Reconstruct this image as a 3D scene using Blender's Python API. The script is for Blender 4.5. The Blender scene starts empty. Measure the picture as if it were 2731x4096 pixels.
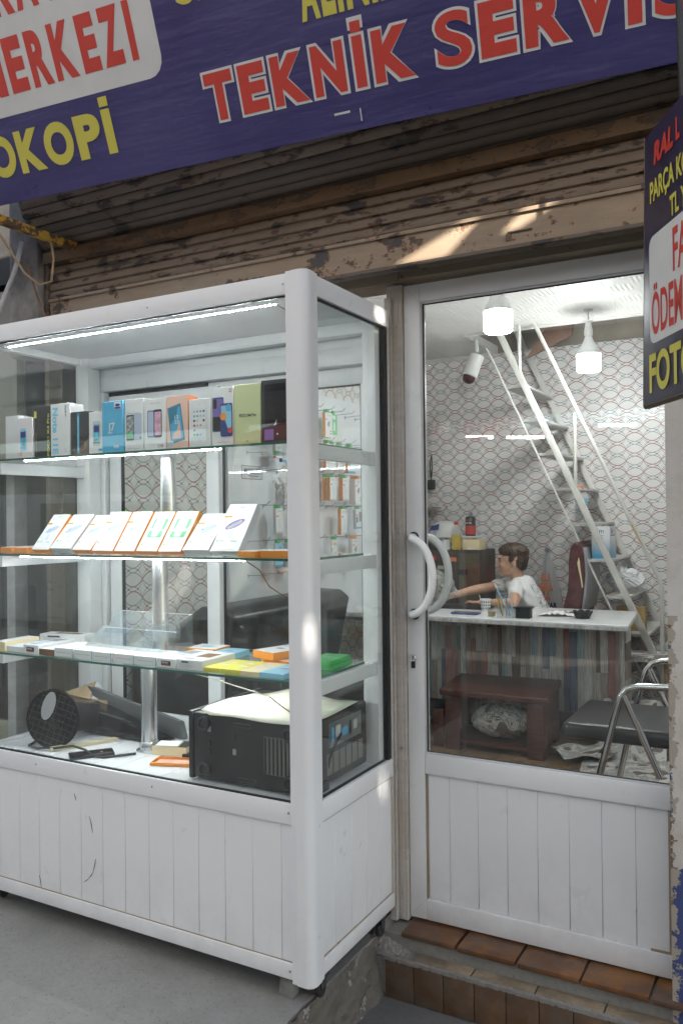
import bpy, bmesh, math, random
from mathutils import Vector, Matrix
random.seed(7)
sc = bpy.context.scene
col = sc.collection
R = math.radians

# ------------------------------------------------------------------ camera
def cam_axes(yaw, pitch, roll):
    f = Vector((-math.sin(yaw)*math.cos(pitch), math.cos(yaw)*math.cos(pitch), math.sin(pitch)))
    r = Vector((math.cos(yaw), math.sin(yaw), 0)); u = r.cross(f)
    return r*math.cos(roll)+u*math.sin(roll), u*math.cos(roll)-r*math.sin(roll), f
r_, u_, f_ = cam_axes(0.505, 0.0057, -0.0111)
cd = bpy.data.cameras.new('camera'); cam = bpy.data.objects.new('camera', cd); col.objects.link(cam)
cd.sensor_fit = 'HORIZONTAL'; cd.sensor_width = 24.0; cd.lens = 24.0*3304.73/2731
cd.clip_start = 0.05; cd.clip_end = 400
cam.matrix_world = Matrix(((r_.x, u_.x, -f_.x, 1.1968), (r_.y, u_.y, -f_.y, -1.9692), (r_.z, u_.z, -f_.z, 1.3076), (0, 0, 0, 1)))
sc.camera = cam

# ------------------------------------------------------------------ sky, sun, exposure
SUN_EL, SUN_AZ = R(26), R(46)          # azimuth measured from the street side (-Y) towards +X
w = bpy.data.worlds.new('World'); sc.world = w; w.use_nodes = True
wn = w.node_tree; sky = wn.nodes.new('ShaderNodeTexSky'); sky.sky_type = 'NISHITA'; sky.sun_disc = False
sky.sun_elevation = SUN_EL; sky.sun_rotation = math.pi - SUN_AZ
wn.links.new(sky.outputs[0], wn.nodes['Background'].inputs[0]); wn.nodes['Background'].inputs[1].default_value = 0.15
sl = bpy.data.lights.new('sun', 'SUN'); sl.energy = 5.0; sl.angle = R(0.53); sl.color = (1, .93, .82)
so = bpy.data.objects.new('sun', sl); col.objects.link(so)
sdir = Vector((math.sin(SUN_AZ)*math.cos(SUN_EL), -math.cos(SUN_AZ)*math.cos(SUN_EL), math.sin(SUN_EL)))
so.rotation_euler = sdir.to_track_quat('Z', 'Y').to_euler(); so.location = (4, -5, 6)
sc.view_settings.view_transform = 'Standard'; sc.view_settings.look = 'None'
sc.view_settings.exposure = 1.65; sc.view_settings.gamma = 1.0
sc.cycles.use_denoising = True; sc.cycles.max_bounces = 7; sc.cycles.transparent_max_bounces = 16
sc.cycles.diffuse_bounces = 3; sc.cycles.glossy_bounces = 3; sc.cycles.sample_clamp_indirect = 6.0
sc.cycles.use_adaptive_sampling = True; sc.cycles.adaptive_threshold = .025; sc.cycles.caustics_reflective = False; sc.cycles.caustics_refractive = False

# ------------------------------------------------------------------ shader helpers
class S:
    """a scalar socket with arithmetic"""
    def __init__(s, nt, o): s.nt, s.o = nt, o
    def m(s, op, *a):
        n = s.nt.nodes.new('ShaderNodeMath'); n.operation = op
        for i, x in enumerate((s,)+a):
            if isinstance(x, S): s.nt.links.new(x.o, n.inputs[i])
            else: n.inputs[i].default_value = x
        return S(s.nt, n.outputs[0])
    def __add__(s, b): return s.m('ADD', b)
    def __sub__(s, b): return s.m('SUBTRACT', b)
    def __mul__(s, b): return s.m('MULTIPLY', b)
    def __truediv__(s, b): return s.m('DIVIDE', b)
    def __rsub__(s, a): return (s*-1.0)+a
    def abs(s): return s.m('ABSOLUTE')
    def floor(s): return s.m('FLOOR')
    def lt(s, b): return s.m('LESS_THAN', b)
    def gt(s, b): return s.m('GREATER_THAN', b)
    def pow(s, b): return s.m('POWER', b)
    def min(s, b): return s.m('MINIMUM', b)
    def max(s, b): return s.m('MAXIMUM', b)
def link(nt, a, b): nt.links.new(a.o if isinstance(a, S) else a, b)
def mixc(nt, fac, a, b):
    n = nt.nodes.new('ShaderNodeMix'); n.data_type = 'RGBA'
    for sock, x in ((n.inputs[0], fac), (n.inputs[6], a), (n.inputs[7], b)):
        if isinstance(x, S): nt.links.new(x.o, sock)
        elif isinstance(x, (int, float)): sock.default_value = x
        elif isinstance(x, tuple): sock.default_value = (*x, 1) if len(x) == 3 else x
        else: nt.links.new(x, sock)
    return n.outputs[2]
def noise(nt, scale, detail=4, rough=.55, vec=None, stretch=None, coord='pos'):
    n = nt.nodes.new('ShaderNodeTexNoise'); n.inputs['Scale'].default_value = scale
    n.inputs['Detail'].default_value = detail; n.inputs['Roughness'].default_value = rough
    v = vec or pos(nt, coord)
    if stretch:
        mp = nt.nodes.new('ShaderNodeMapping'); mp.inputs['Scale'].default_value = stretch
        nt.links.new(v, mp.inputs[0]); v = mp.outputs[0]
    nt.links.new(v, n.inputs['Vector']); return S(nt, n.outputs['Fac'])
def pos(nt, coord='pos'):
    if coord == 'pos': return nt.nodes.new('ShaderNodeNewGeometry').outputs['Position']
    return nt.nodes.new('ShaderNodeTexCoord').outputs['Object']
def xyz(nt, coord='pos'):
    n = nt.nodes.new('ShaderNodeSeparateXYZ'); nt.links.new(pos(nt, coord), n.inputs[0])
    return [S(nt, n.outputs[i]) for i in range(3)]
def ramp(nt, s, lo, hi):
    n = nt.nodes.new('ShaderNodeMapRange'); n.inputs[1].default_value = lo; n.inputs[2].default_value = hi
    nt.links.new(s.o, n.inputs[0]); return S(nt, n.outputs[0])
def bump(nt, h, strength, dist, bs):
    n = nt.nodes.new('ShaderNodeBump'); n.inputs['Strength'].default_value = strength; n.inputs['Distance'].default_value = dist
    link(nt, h, n.inputs['Height']); nt.links.new(n.outputs[0], bs.inputs['Normal'])
MT = {}
def mat(name, c=(.5, .5, .5), rough=.5, metal=0.0, spec=.5, var=None, bmp=None, emit=None, trans=None, coat=0):
    """var=(scale, amount[, stretch]) value noise; bmp=(scale, strength, distance)"""
    if name in MT: return MT[name]
    m = bpy.data.materials.new(name); m.use_nodes = True; nt = m.node_tree; bs = nt.nodes['Principled BSDF']
    bs.inputs['Base Color'].default_value = (*c, 1); bs.inputs['Roughness'].default_value = rough
    bs.inputs['Metallic'].default_value = metal; bs.inputs['Specular IOR Level'].default_value = spec
    if coat: bs.inputs['Coat Weight'].default_value = coat; bs.inputs['Coat Roughness'].default_value = .08
    if var:
        nz = noise(nt, var[0], 5, .6, stretch=var[2] if len(var) > 2 else None, coord='obj' if len(var) > 3 else 'pos')
        a = var[1]; f = ramp(nt, nz, .3, .7)
        nt.links.new(mixc(nt, f, tuple(x*(1-a) for x in c), tuple(min(1, x*(1+a)) for x in c)), bs.inputs['Base Color'])
    if bmp: bump(nt, noise(nt, bmp[0], 6, .6), bmp[1], bmp[2], bs)
    if emit: bs.inputs['Emission Color'].default_value = (*emit[0], 1); bs.inputs['Emission Strength'].default_value = emit[1]
    if trans: bs.inputs['Transmission Weight'].default_value = trans; bs.inputs['IOR'].default_value = 1.3
    MT[name] = m; return m
def newmat(name):
    m = bpy.data.materials.new(name); m.use_nodes = True; MT[name] = m
    return m, m.node_tree, m.node_tree.nodes['Principled BSDF']
def glassmat(name, tint, ior=1.45, rough=0.0, dust=0.02):
    m, nt, bs = newmat(name); nt.nodes.remove(bs)
    tr = nt.nodes.new('ShaderNodeBsdfTransparent'); tr.inputs[0].default_value = (*tint, 1)
    gl = nt.nodes.new('ShaderNodeBsdfGlossy'); gl.inputs['Roughness'].default_value = rough; gl.inputs[0].default_value = (1, 1, 1, 1)
    lw = nt.nodes.new('ShaderNodeLayerWeight'); lw.inputs[0].default_value = .5; f0 = ((ior-1)/(ior+1))**2
    mx = nt.nodes.new('ShaderNodeMixShader'); link(nt, S(nt, lw.outputs['Facing']).pow(5.0)*(1-f0)+f0, mx.inputs[0])
    nt.links.new(tr.outputs[0], mx.inputs[1]); nt.links.new(gl.outputs[0], mx.inputs[2])
    df = nt.nodes.new('ShaderNodeBsdfDiffuse'); df.inputs[0].default_value = (.75, .77, .75, 1)
    d = ramp(nt, noise(nt, 7, 6, .7, stretch=(1, 1, .35)), .42, .8)*dust*2 + dust*.3
    mx2 = nt.nodes.new('ShaderNodeMixShader'); link(nt, d, mx2.inputs[0])
    nt.links.new(mx.outputs[0], mx2.inputs[1]); nt.links.new(df.outputs[0], mx2.inputs[2])
    nt.links.new(mx2.outputs[0], nt.nodes['Material Output'].inputs[0]); return m
glassmat('glass', (.965, .985, .975), 1.45, 0, .016); glassmat('acrylic', (.95, .965, .97), 1.6, .03, .10); glassmat('plastic_film', (.93, .94, .95), 1.35, .08, .10)
glassmat('bag_film', (.90, .91, .92), 1.5, .12, .28); glassmat('shelf_glass', (.93, .97, .955), 1.45, 0, .03)

# ------------------------------------------------------------------ mesh helpers
class MB:
    def __init__(s): s.v, s.f, s.k, s.mats = [], [], [], []
    def mi(s, m):
        m = MT[m] if isinstance(m, str) else m
        if m not in s.mats: s.mats.append(m)
        return s.mats.index(m)
    def add(s, vs, fs, m):
        b = len(s.v); s.v += [Vector(x) for x in vs]; k = s.mi(m)
        for f in fs: s.f.append([b+i for i in f]); s.k.append(k)
        return s
    def box(s, x0, x1, y0, y1, z0, z1, m):
        vs = [(x, y, z) for z in (z0, z1) for y in (y0, y1) for x in (x0, x1)]
        return s.add(vs, [(0, 2, 3, 1), (4, 5, 7, 6), (0, 1, 5, 4), (2, 6, 7, 3), (0, 4, 6, 2), (1, 3, 7, 5)], m)
    def hexa(s, lo, hi, m):          # two quads of 4 points each
        return s.add(list(lo)+list(hi), [(3, 2, 1, 0), (4, 5, 6, 7), (0, 1, 5, 4), (1, 2, 6, 5), (2, 3, 7, 6), (3, 0, 4, 7)], m)
    def poly(s, pts, m): return s.add(pts, [tuple(range(len(pts)))], m)
    def prism(s, pts, axis, a0, a1, m):   # 2D outline extruded along axis
        def P(p, a): return {'X': (a, p[0], p[1]), 'Y': (p[0], a, p[1]), 'Z': (p[0], p[1], a)}[axis]
        n = len(pts); vs = [P(p, a0) for p in pts]+[P(p, a1) for p in pts]
        fs = [(i, (i+1) % n, n+(i+1) % n, n+i) for i in range(n)]+[tuple(range(n))[::-1], tuple(range(n, 2*n))]
        return s.add(vs, fs, m)
    def tube(s, pts, r, m, n=8, flat=None):
        pts = [Vector(p) for p in pts]; rs = r if isinstance(r, (list, tuple)) else [r]*len(pts)
        rings = []; up = Vector((0, 0, 1)); prev = None
        for i, p in enumerate(pts):
            t = (pts[min(i+1, len(pts)-1)]-pts[max(i-1, 0)]).normalized()
            if prev is None:
                a = t.cross(up); a = t.cross(Vector((1, 0, 0))) if a.length < .05 else a; a.normalize()
            else: a = (prev - t*prev.dot(t)).normalized()
            prev = a; b = t.cross(a)
            rings.append([p+(a*math.cos(2*math.pi*j/n)+b*math.sin(2*math.pi*j/n)*(flat or 1))*rs[i] for j in range(n)])
        vs = [q for g in rings for q in g]; L = len(pts)
        fs = [(i*n+j, i*n+(j+1) % n, (i+1)*n+(j+1) % n, (i+1)*n+j) for i in range(L-1) for j in range(n)]
        fs += [tuple(range(n))[::-1], tuple(range((L-1)*n, L*n))]
        return s.add(vs, fs, m)
    def lathe(s, prof, base, m, n=20, axis=(0, 0, 1)):
        q = Vector((0, 0, 1)).rotation_difference(Vector(axis)); base = Vector(base); vs = []
        for r, h in prof:
            for j in range(n): vs.append(base+q @ Vector((r*math.cos(2*math.pi*j/n), r*math.sin(2*math.pi*j/n), h)))
        L = len(prof)
        fs = [(i*n+j, i*n+(j+1) % n, (i+1)*n+(j+1) % n, (i+1)*n+j) for i in range(L-1) for j in range(n)]
        fs += [tuple(range(n))[::-1], tuple(range((L-1)*n, L*n))]
        return s.add(vs, fs, m)
    def tf(s, M, start=0):
        for i in range(start, len(s.v)): s.v[i] = M @ s.v[i]
        return s
    def build(s, name, parent=None, bevel=0, smooth=False, seg=2, world=True, loc=None, kind=None):
        me = bpy.data.meshes.new(name); off = Vector((0, 0, 0))
        if loc is not None: off = Vector(loc)
        if parent is not None and world:
            pp = parent
            while '_o' not in pp: pp = pp.parent
            off = Vector(pp['_o'])
        me.from_pydata([tuple(x-off) for x in s.v], [], s.f)
        for m in s.mats: me.materials.append(m)
        me.polygons.foreach_set('material_index', s.k)
        bm = bmesh.new(); bm.from_mesh(me); bmesh.ops.recalc_face_normals(bm, faces=bm.faces)
        if bevel:
            bmesh.ops.remove_doubles(bm, verts=bm.verts, dist=1e-6)
            es = [e for e in bm.edges if len(e.link_faces) == 2 and e.calc_face_angle(0) > .6]
            bmesh.ops.bevel(bm, geom=es, offset=bevel, segments=seg, affect='EDGES', profile=.6, clamp_overlap=True)
        bm.to_mesh(me); bm.free()
        if smooth or bevel:
            me.polygons.foreach_set('use_smooth', [True]*len(me.polygons)); me.set_sharp_from_angle(angle=R(38))
        o = bpy.data.objects.new(name, me); col.objects.link(o)
        if parent is not None: o.parent = parent
        elif loc is not None: o.location = loc
        if kind: o['kind'] = kind
        return o
def thing(name, label, cat, loc=(0, 0, 0), rotz=0, group=None, rot=None):
    o = bpy.data.objects.new(name, None); col.objects.link(o); o.location = loc
    o.rotation_euler = rot if rot else (0, 0, rotz); o.empty_display_size = .05
    o['label'] = label; o['category'] = cat; o['_o'] = tuple(loc) if (rotz == 0 and not rot) else (0, 0, 0)
    if group: o['group'] = group
    return o
def tag(o, label, cat, group=None):
    o['label'] = label; o['category'] = cat
    if group: o['group'] = group
    return o
STUFF = {'print', 'fine_print', 'cup_print', 'keys', 'diodes', 'floor_seams', 'miter_line', 'foot_ribs', 'rosette'}
def kid(parent, name, bm, **k):
    o = bm.build(name, parent, **k)
    if name in STUFF: o['kind'] = 'stuff'
    return o
def box(x0, x1, y0, y1, z0, z1, m): return MB().box(x0, x1, y0, y1, z0, z1, m)
def copy_tree(o, parent=None):
    c = o.copy(); col.objects.link(c)
    if parent: c.parent = parent
    for ch in list(o.children): copy_tree(ch, c)
    return c

# ------------------------------------------------------------------ lettering
_tx = {}
def text_geo(s, bold=0.0, track=1.0):
    if (s, bold, track) in _tx: return _tx[(s, bold, track)]
    def raw(t, b):
        cu = bpy.data.curves.new('t', 'FONT'); cu.body = t; cu.size = 1; cu.offset = b; cu.space_character = track; cu.resolution_u = 6; cu.fill_mode = 'BOTH'
        o = bpy.data.objects.new('t', cu); col.objects.link(o)
        dg = bpy.context.evaluated_depsgraph_get(); me = bpy.data.meshes.new_from_object(o.evaluated_get(dg))
        vs = [tuple(v.co) for v in me.vertices]; fs = [tuple(p.vertices) for p in me.polygons]
        bpy.data.objects.remove(o); bpy.data.curves.remove(cu); bpy.data.meshes.remove(me); return vs, fs
    if 'cap' not in _tx:
        v, _ = raw('E', 0); _tx['cap'] = (min(a[1] for a in v), max(a[1] for a in v))
    lo, hi = _tx['cap']; vs, fs = raw(s, bold); h = hi-lo; x0 = min(a[0] for a in vs); x1 = max(a[0] for a in vs)
    g = ([((a[0]-x0)/h, (a[1]-lo)/h) for a in vs], fs, (x1-x0)/h); _tx[(s, bold, track)] = g; return g
class Frame:
    """a flat surface: origin, right, up; print() things just above it"""
    def __init__(s, o, r, u): s.o, s.r, s.u = Vector(o), Vector(r).normalized(), Vector(u).normalized(); s.n = s.r.cross(s.u)
    def p(s, a, b, lift=.0006): return s.o+s.r*a+s.u*b+s.n*lift
    def rect(s, mb, a0, a1, b0, b1, m, lift=.0006, rad=0, skew=0):
        if rad <= 0: pts = [(a0, b0), (a1, b0), (a1, b1), (a0, b1)]
        else:
            pts = []
            for cx, cy, st in ((a1-rad, b0+rad, -90), (a1-rad, b1-rad, 0), (a0+rad, b1-rad, 90), (a0+rad, b0+rad, 180)):
                for k in range(5): t = R(st+k*22.5); pts.append((cx+rad*math.cos(t), cy+rad*math.sin(t)))
        mb.poly([s.p(a+skew*(b-b0), b, lift) for a, b in pts], m)
    def disc(s, mb, a, b, r, m, lift=.0006, ry=None):
        mb.poly([s.p(a+r*math.cos(i*math.pi/8), b+(ry or r)*math.sin(i*math.pi/8), lift) for i in range(16)], m)
    def text(s, mb, t, a, b, h, m, w=None, bold=0, lift=.0008, rot=0, center=False, skew=0, track=1.0):
        vs, fs, tw = text_geo(t, bold, track); sx = (w/tw) if w else h; cs, sn = math.cos(R(rot)), math.sin(R(rot))
        sh = -tw*sx/2 if center else 0
        out = []
        for x, y in vs:
            X, Y = x*sx+sh+skew*y*h, y*h; out.append(s.p(a+X*cs-Y*sn, b+X*sn+Y*cs, lift))
        mb.add(out, fs, m)
    def glyph(s, mb, ch, a0, a1, b0, b1, m, bold=.05, lift=.0018):
        if ch in 'Iİ':
            s.rect(mb, a0, a1, b0, b1, m, lift)
            if ch == 'İ': s.rect(mb, a0, a1, b1+(b1-b0)*.055, b1+(b1-b0)*.27, m, lift)
            return
        if ch == 'S': bold *= .42
        vs, fs, _ = text_geo(ch, bold); x0, x1 = min(v[0] for v in vs), max(v[0] for v in vs); y0, y1 = min(v[1] for v in vs), max(v[1] for v in vs)
        mb.add([s.p(a0+(x-x0)/(x1-x0)*(a1-a0), b0+(y-y0)/(y1-y0)*(b1-b0), lift) for x, y in vs], fs, m)
# ------------------------------------------------------------------ materials
mat('white', (.80, .80, .80), .5); mat('paper', (.82, .81, .78), .7); mat('black', (.010, .010, .011), .5); mat('dark', (.013, .013, .014), .55)
mat('grey', (.35, .35, .36), .5); mat('lightgrey', (.6, .6, .62), .5); mat('rubber', (.025, .025, .025), .6)
mat('chrome', (.75, .75, .76), .16, 1.0, var=(9, .1)); mat('alu', (.74, .75, .77), .27, 1.0)
mat('steel', (.35, .36, .37), .35, 1.0)
mat('orange', (.85, .30, .04), .5); mat('red', (.62, .05, .03), .5); mat('signred', (.55, .045, .03), .5)
mat('yellow', (.72, .66, .10), .5); mat('signyellow', (.58, .52, .08), .5); mat('green', (.08, .50, .14), .5); mat('palegreen', (.16, .60, .26), .5)
mat('blue', (.10, .42, .68), .5); mat('sky_blue', (.30, .60, .78), .5); mat('navy', (.03, .05, .22), .5); mat('cyan', (.20, .60, .85), .5)
mat('limegreen', (.62, .68, .34), .5); mat('salmon', (.85, .50, .40), .5); mat('pinkwhite', (.78, .72, .75), .5)
mat('teal', (.03, .22, .34), .4); mat('cream', (.80, .66, .42), .55); mat('purple', (.22, .14, .42), .5); mat('gold', (.55, .36, .08), .5)
mat('brown', (.20, .10, .05), .6, var=(20, .3)); mat('maroon', (.105, .032, .020), .38, var=(14, .35, (1, 1, 6)), coat=.2)
mat('wood', (.32, .20, .11), .55, var=(18, .35, (1, 8, 8))); mat('cardboard', (.42, .30, .18), .8, var=(30, .15))
mat('plastic_white', (.75, .74, .71), .35); mat('stairpaint', (.60, .585, .54), .45, var=(8, .12), bmp=(60, .1, .001))
mat('glassedge', (.03, .13, .10), .15); mat('ink', (.05, .05, .06), .7); mat('faint', (.36, .38, .43), .7); mat('faintblue', (.48, .55, .70), .7)
mat('black_gloss', (.015, .015, .018), .12); mat('leather', (.008, .008, .009), .30, bmp=(90, .25, .002))
mat('oil', (.60, .42, .06), .2); mat('led', (1, 1, 1), .5, emit=((.92, .97, 1.0), 190)); mat('ledtape', (.45, .44, .36), .6)
mat('bulbglow', (1, 1, 1), .5, emit=((.96, .98, 1.0), 43)); mat('tubeglow', (1, 1, 1), .5, emit=((.95, .98, 1.0), 12))
def pvc():
    m, nt, bs = newmat('pvc'); base = (.755, .757, .768)
    n1 = ramp(nt, noise(nt, 3.2, 6, .62), .35, .75); n2 = ramp(nt, noise(nt, 26, 5, .7, stretch=(1, 1, .25)), .62, .80)
    c = mixc(nt, n1*.20, base, (.60, .61, .62)); c = mixc(nt, n2*.16, c, (.38, .37, .35))
    z = xyz(nt)[2]; low = ramp(nt, z, .28, -.03)*ramp(nt, noise(nt, 9, 6, .7), .35, .75)
    c = mixc(nt, low.max(0.0)*.32, c, (.36, .34, .30))
    nt.links.new(c, bs.inputs['Base Color']); bs.inputs['Roughness'].default_value = .34
    link(nt, ramp(nt, noise(nt, 12, 5), .3, .7)*.18+.26, bs.inputs['Roughness'])
    bump(nt, noise(nt, 14, 3), .05, .002, bs)
pvc()
def wallpaper(name, ax, sh):
    m, nt, bs = newmat(name); P = xyz(nt); z = P[2]; W, Hh = .1215, .0857
    k = ((z-.745)/.64).floor(); u = P[ax]/W + k*.40 + sh; v = (z+k*.02)/Hh
    i = u.floor(); fu = u-i; sn = (fu*math.pi).m('SINE').max(0.0001); j = (v+.5).floor(); d = v-j; ad = d.abs()
    par = (i+j).m('MODULO', 2.0).abs(); sg = par*-2.0+1.0
    cosn = (fu*math.pi).m('COSINE'); g = (cosn*cosn*1.1+1.0).m('SQRT')
    e1 = (ad-sn.pow(.85)*.375).abs()/g; up = (d*sg).gt(0.0)
    redm = e1.lt(.034)*up; gr1 = e1.lt(.022)*(1.0-up)
    o = sn.pow(.6)*.62; e2 = (ad-o).abs()/g; e3 = ((1.0-ad)-o).abs()/g; gr2 = e2.min(e3).lt(.020)
    dx = ((fu-.5).abs()-.254)*W; dy = (ad-.5)*Hh; dot = (dx*dx+dy*dy).lt(.0044**2)
    nx = ((fu-.5).abs()-.5)*W; ny = d*Hh; node = (nx*nx+ny*ny).lt(.0042**2)
    seam = (((z-.745)/.64 - k)*.64).lt(.0016)*noise(nt, 4, 3).gt(.5)
    base = mixc(nt, ramp(nt, noise(nt, 2.2, 5), .3, .7), (.70, .68, .655), (.77, .755, .73))
    c = mixc(nt, (gr1.max(gr2))*.8, base, (.13, .12, .13)); c = mixc(nt, dot*.9, c, (.03, .025, .05))
    c = mixc(nt, redm.max(node)*.85, c, (.36, .085, .055)); c = mixc(nt, seam*.6, c, (.2, .19, .18))
    nt.links.new(c, bs.inputs['Base Color']); bs.inputs['Roughness'].default_value = .42
    bump(nt, noise(nt, 5, 4), .15, .01, bs)
wallpaper('wallpaper_back', 0, .79); wallpaper('wallpaper_left', 1, .27)
def peel(name, paint, under, rust, thr=.56, dens=9.0, zst=2.2):
    m, nt, bs = newmat(name)
    n1 = noise(nt, dens, 8, .68, stretch=(1, 1, zst)); n2 = noise(nt, 24, 6, .7, stretch=(.5, 1, 2)); n3 = noise(nt, 2.4, 4)
    p = mixc(nt, ramp(nt, n2, .3, .75), tuple(x*.72 for x in paint), paint)
    p = mixc(nt, ramp(nt, n3, .35, .7)*.5, p, tuple(a*b for a, b in zip(paint, (.75, .62, .48))))
    c = mixc(nt, n1.gt(thr), p, under); edge = ((n1-thr).abs().lt(.016))
    c = mixc(nt, edge*.75, c, rust); c = mixc(nt, noise(nt, 15, 7, .7).gt(.66), c, rust)
    nt.links.new(c, bs.inputs['Base Color']); bs.inputs['Roughness'].default_value = .72
    bump(nt, (n1.lt(thr))*.6+n2*.5, .5, .002, bs)
peel('slat_paint', (.265, .20, .148), (.055, .048, .044), (.12, .06, .028), .555, 7.0, 3.0)
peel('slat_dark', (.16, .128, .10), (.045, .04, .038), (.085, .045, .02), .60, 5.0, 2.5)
peel('bar_paint', (.37, .285, .205), (.07, .065, .06), (.19, .09, .045), .575, 8.0, 1.3)
peel('rust', (.20, .118, .058), (.10, .065, .04), (.06, .035, .02), .56, 9.0, 2.0)
peel('lintel_paint', (.36, .30, .22), (.12, .10, .08), (.12, .07, .04), .68, 10.0, 1.5)
peel('jamb_paint', (.58, .56, .54), (.44, .42, .40), (.40, .36, .32), .64, 8.0, .5)
peel('bracket_yellow', (.62, .36, .04), (.10, .06, .03), (.20, .09, .03), .50, 22.0, 1.0)
def concrete(name, a, b, crack=True):
    m, nt, bs = newmat(name); n1 = ramp(nt, noise(nt, 1.6, 7, .65), .3, .7); n2 = ramp(nt, noise(nt, 60, 4, .7), .3, .75)
    c = mixc(nt, n1, a, b); c = mixc(nt, n2*.35, c, tuple(x*.6 for x in a))
    v = nt.nodes.new('ShaderNodeTexVoronoi'); v.inputs['Scale'].default_value = 55; nt.links.new(pos(nt), v.inputs[0])
    c = mixc(nt, S(nt, v.outputs['Distance']).lt(.09)*noise(nt, 6, 2).gt(.57)*.6, c, tuple(min(1, x*1.4) for x in b))
    c = mixc(nt, noise(nt, 120, 2).gt(.69)*.6, c, (.06, .06, .06)); c = mixc(nt, noise(nt, 150, 2).lt(.27)*.35, c, (.36, .35, .33))
    ve = nt.nodes.new('ShaderNodeTexVoronoi'); ve.feature = 'DISTANCE_TO_EDGE'; ve.inputs['Scale'].default_value = 1.3; wv = nt.nodes.new('ShaderNodeVectorMath'); wv.operation = 'ADD'; nn = nt.nodes.new('ShaderNodeTexNoise'); nn.inputs['Scale'].default_value = 5; nt.links.new(pos(nt), nn.inputs[0]); sv = nt.nodes.new('ShaderNodeVectorMath'); sv.operation = 'SCALE'; sv.inputs['Scale'].default_value = .35; nt.links.new(nn.outputs['Color'], sv.inputs[0]); nt.links.new(pos(nt), wv.inputs[0]); nt.links.new(sv.outputs[0], wv.inputs[1]); nt.links.new(wv.outputs[0], ve.inputs[0])
    c = mixc(nt, S(nt, ve.outputs['Distance']).lt(.0022)*noise(nt, 2.3, 3).gt(.62)*.35, c, (.09, .086, .08))
    stain = ramp(nt, noise(nt, 1.1, 7, .7), .45, .70)*.65; c = mixc(nt, stain, c, tuple(x*.62 for x in a))
    nt.links.new(c, bs.inputs['Base Color']); bs.inputs['Roughness'].default_value = .88
    bump(nt, noise(nt, 45, 8, .72)+n1*.6, .45, .004, bs)
concrete('concrete', (.225, .218, .205), (.285, .278, .262)); concrete('mortar', (.20, .19, .175), (.30, .29, .27)); concrete('street', (.11, .11, .108), (.17, .168, .16))
peel('kerb_plaster', (.15, .138, .12), (.30, .285, .26), (.09, .078, .065), .60, 14.0, 1.0)
def tilemat(name, a, b, cst, rough=.5, st=(1, 1, 1)):
    m, nt, bs = newmat(name); oi = S(nt, nt.nodes.new('ShaderNodeObjectInfo').outputs['Random'])
    n1 = ramp(nt, noise(nt, cst, 7, .65, stretch=st), .3, .72); c = mixc(nt, n1, a, b)
    c = mixc(nt, oi*.35, c, tuple(x*.55 for x in a)); dirt = ramp(nt, noise(nt, 13, 7, .7), .40, .66)
    c = mixc(nt, dirt*.75, c, (.10, .085, .07)); c = mixc(nt, ramp(nt, noise(nt, 5, 5, .6), .52, .66)*.55, c, tuple(min(1, x*1.55) for x in b)); nt.links.new(c, bs.inputs['Base Color']); bs.inputs['Roughness'].default_value = rough
    bump(nt, noise(nt, cst*2.5, 6, .7, stretch=st), .5, .003, bs)
tilemat('terracotta', (.085, .026, .012), (.20, .085, .022), 8, .30); tilemat('ochre_tile', (.085, .043, .021), (.135, .073, .036), 16, .6, (1, 1, 2.2)); tilemat('ledge_tile', (.20, .15, .10), (.28, .22, .15), 10, .7)
tilemat('floor_tile', (.22, .13, .065), (.32, .20, .11), 7, .35)
def plaster():
    m, nt, bs = newmat('pillar_paint'); z = xyz(nt)[2]; x = xyz(nt)[0]
    n1 = noise(nt, 6, 8, .7); n2 = noise(nt, 22, 6, .7); n3 = noise(nt, 2.2, 5)
    c = mixc(nt, ramp(nt, n3, .35, .7), (.50, .46, .41), (.60, .58, .56)); c = mixc(nt, ramp(nt, n1, .50, .70)*.6, c, (.36, .30, .25))
    blue = (z+n1*.4-(x-.875)*.8).lt(.50); c = mixc(nt, blue, c, (.045, .065, .18))
    edge = ((x-.875)*1.0+(n2-.5)*.10+(n1-.5)*.08).lt(.012); eb = z.lt(1.02)
    c = mixc(nt, edge*eb, c, (.34, .30, .25)); c = mixc(nt, edge*eb*n2.gt(.55), c, (.045, .055, .13)); c = mixc(nt, edge*eb*n1.gt(.54), c, (.16, .10, .06))
    nt.links.new(c, bs.inputs['Base Color']); bs.inputs['Roughness'].default_value = .75
    bump(nt, n1*.7+n2*.5, .5, .006, bs)
plaster()
mat('plaster_brown', (.30, .26, .21), .85, var=(3, .25), bmp=(18, .4, .01)); mat('plaster_grey', (.40, .39, .38), .85, var=(5, .35), bmp=(12, .5, .01))
mat('plaster_pier', (.26, .24, .22), .9, var=(6, .6), bmp=(12, .5, .01)); mat('plaster_white', (.70, .70, .70), .6, var=(3, .06)); mat('boardwhite', (.76, .77, .80), .35, var=(2, .05))
def ceiling():
    m, nt, bs = newmat('ceiling_panel'); P = xyz(nt); s_ = .135
    i = (P[0]/s_).floor(); j = (P[1]/s_).floor(); ch = (i+j).m('MODULO', 2.0).abs()
    fx = P[0]/s_-i; fy = P[1]/s_-j; wx = (fx*31.4).m('SINE'); wy = (fy*31.4).m('SINE')
    h = wx*ch+wy*(1.0-ch); ed = (fx.min(fy)).lt(.04)
    bs.inputs['Base Color'].default_value = (.66, .65, .61, 1); bs.inputs['Roughness'].default_value = .4
    bump(nt, h*.6-ed*1.6+noise(nt, 20, 4)*1.2, .55, .005, bs)
ceiling()
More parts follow.
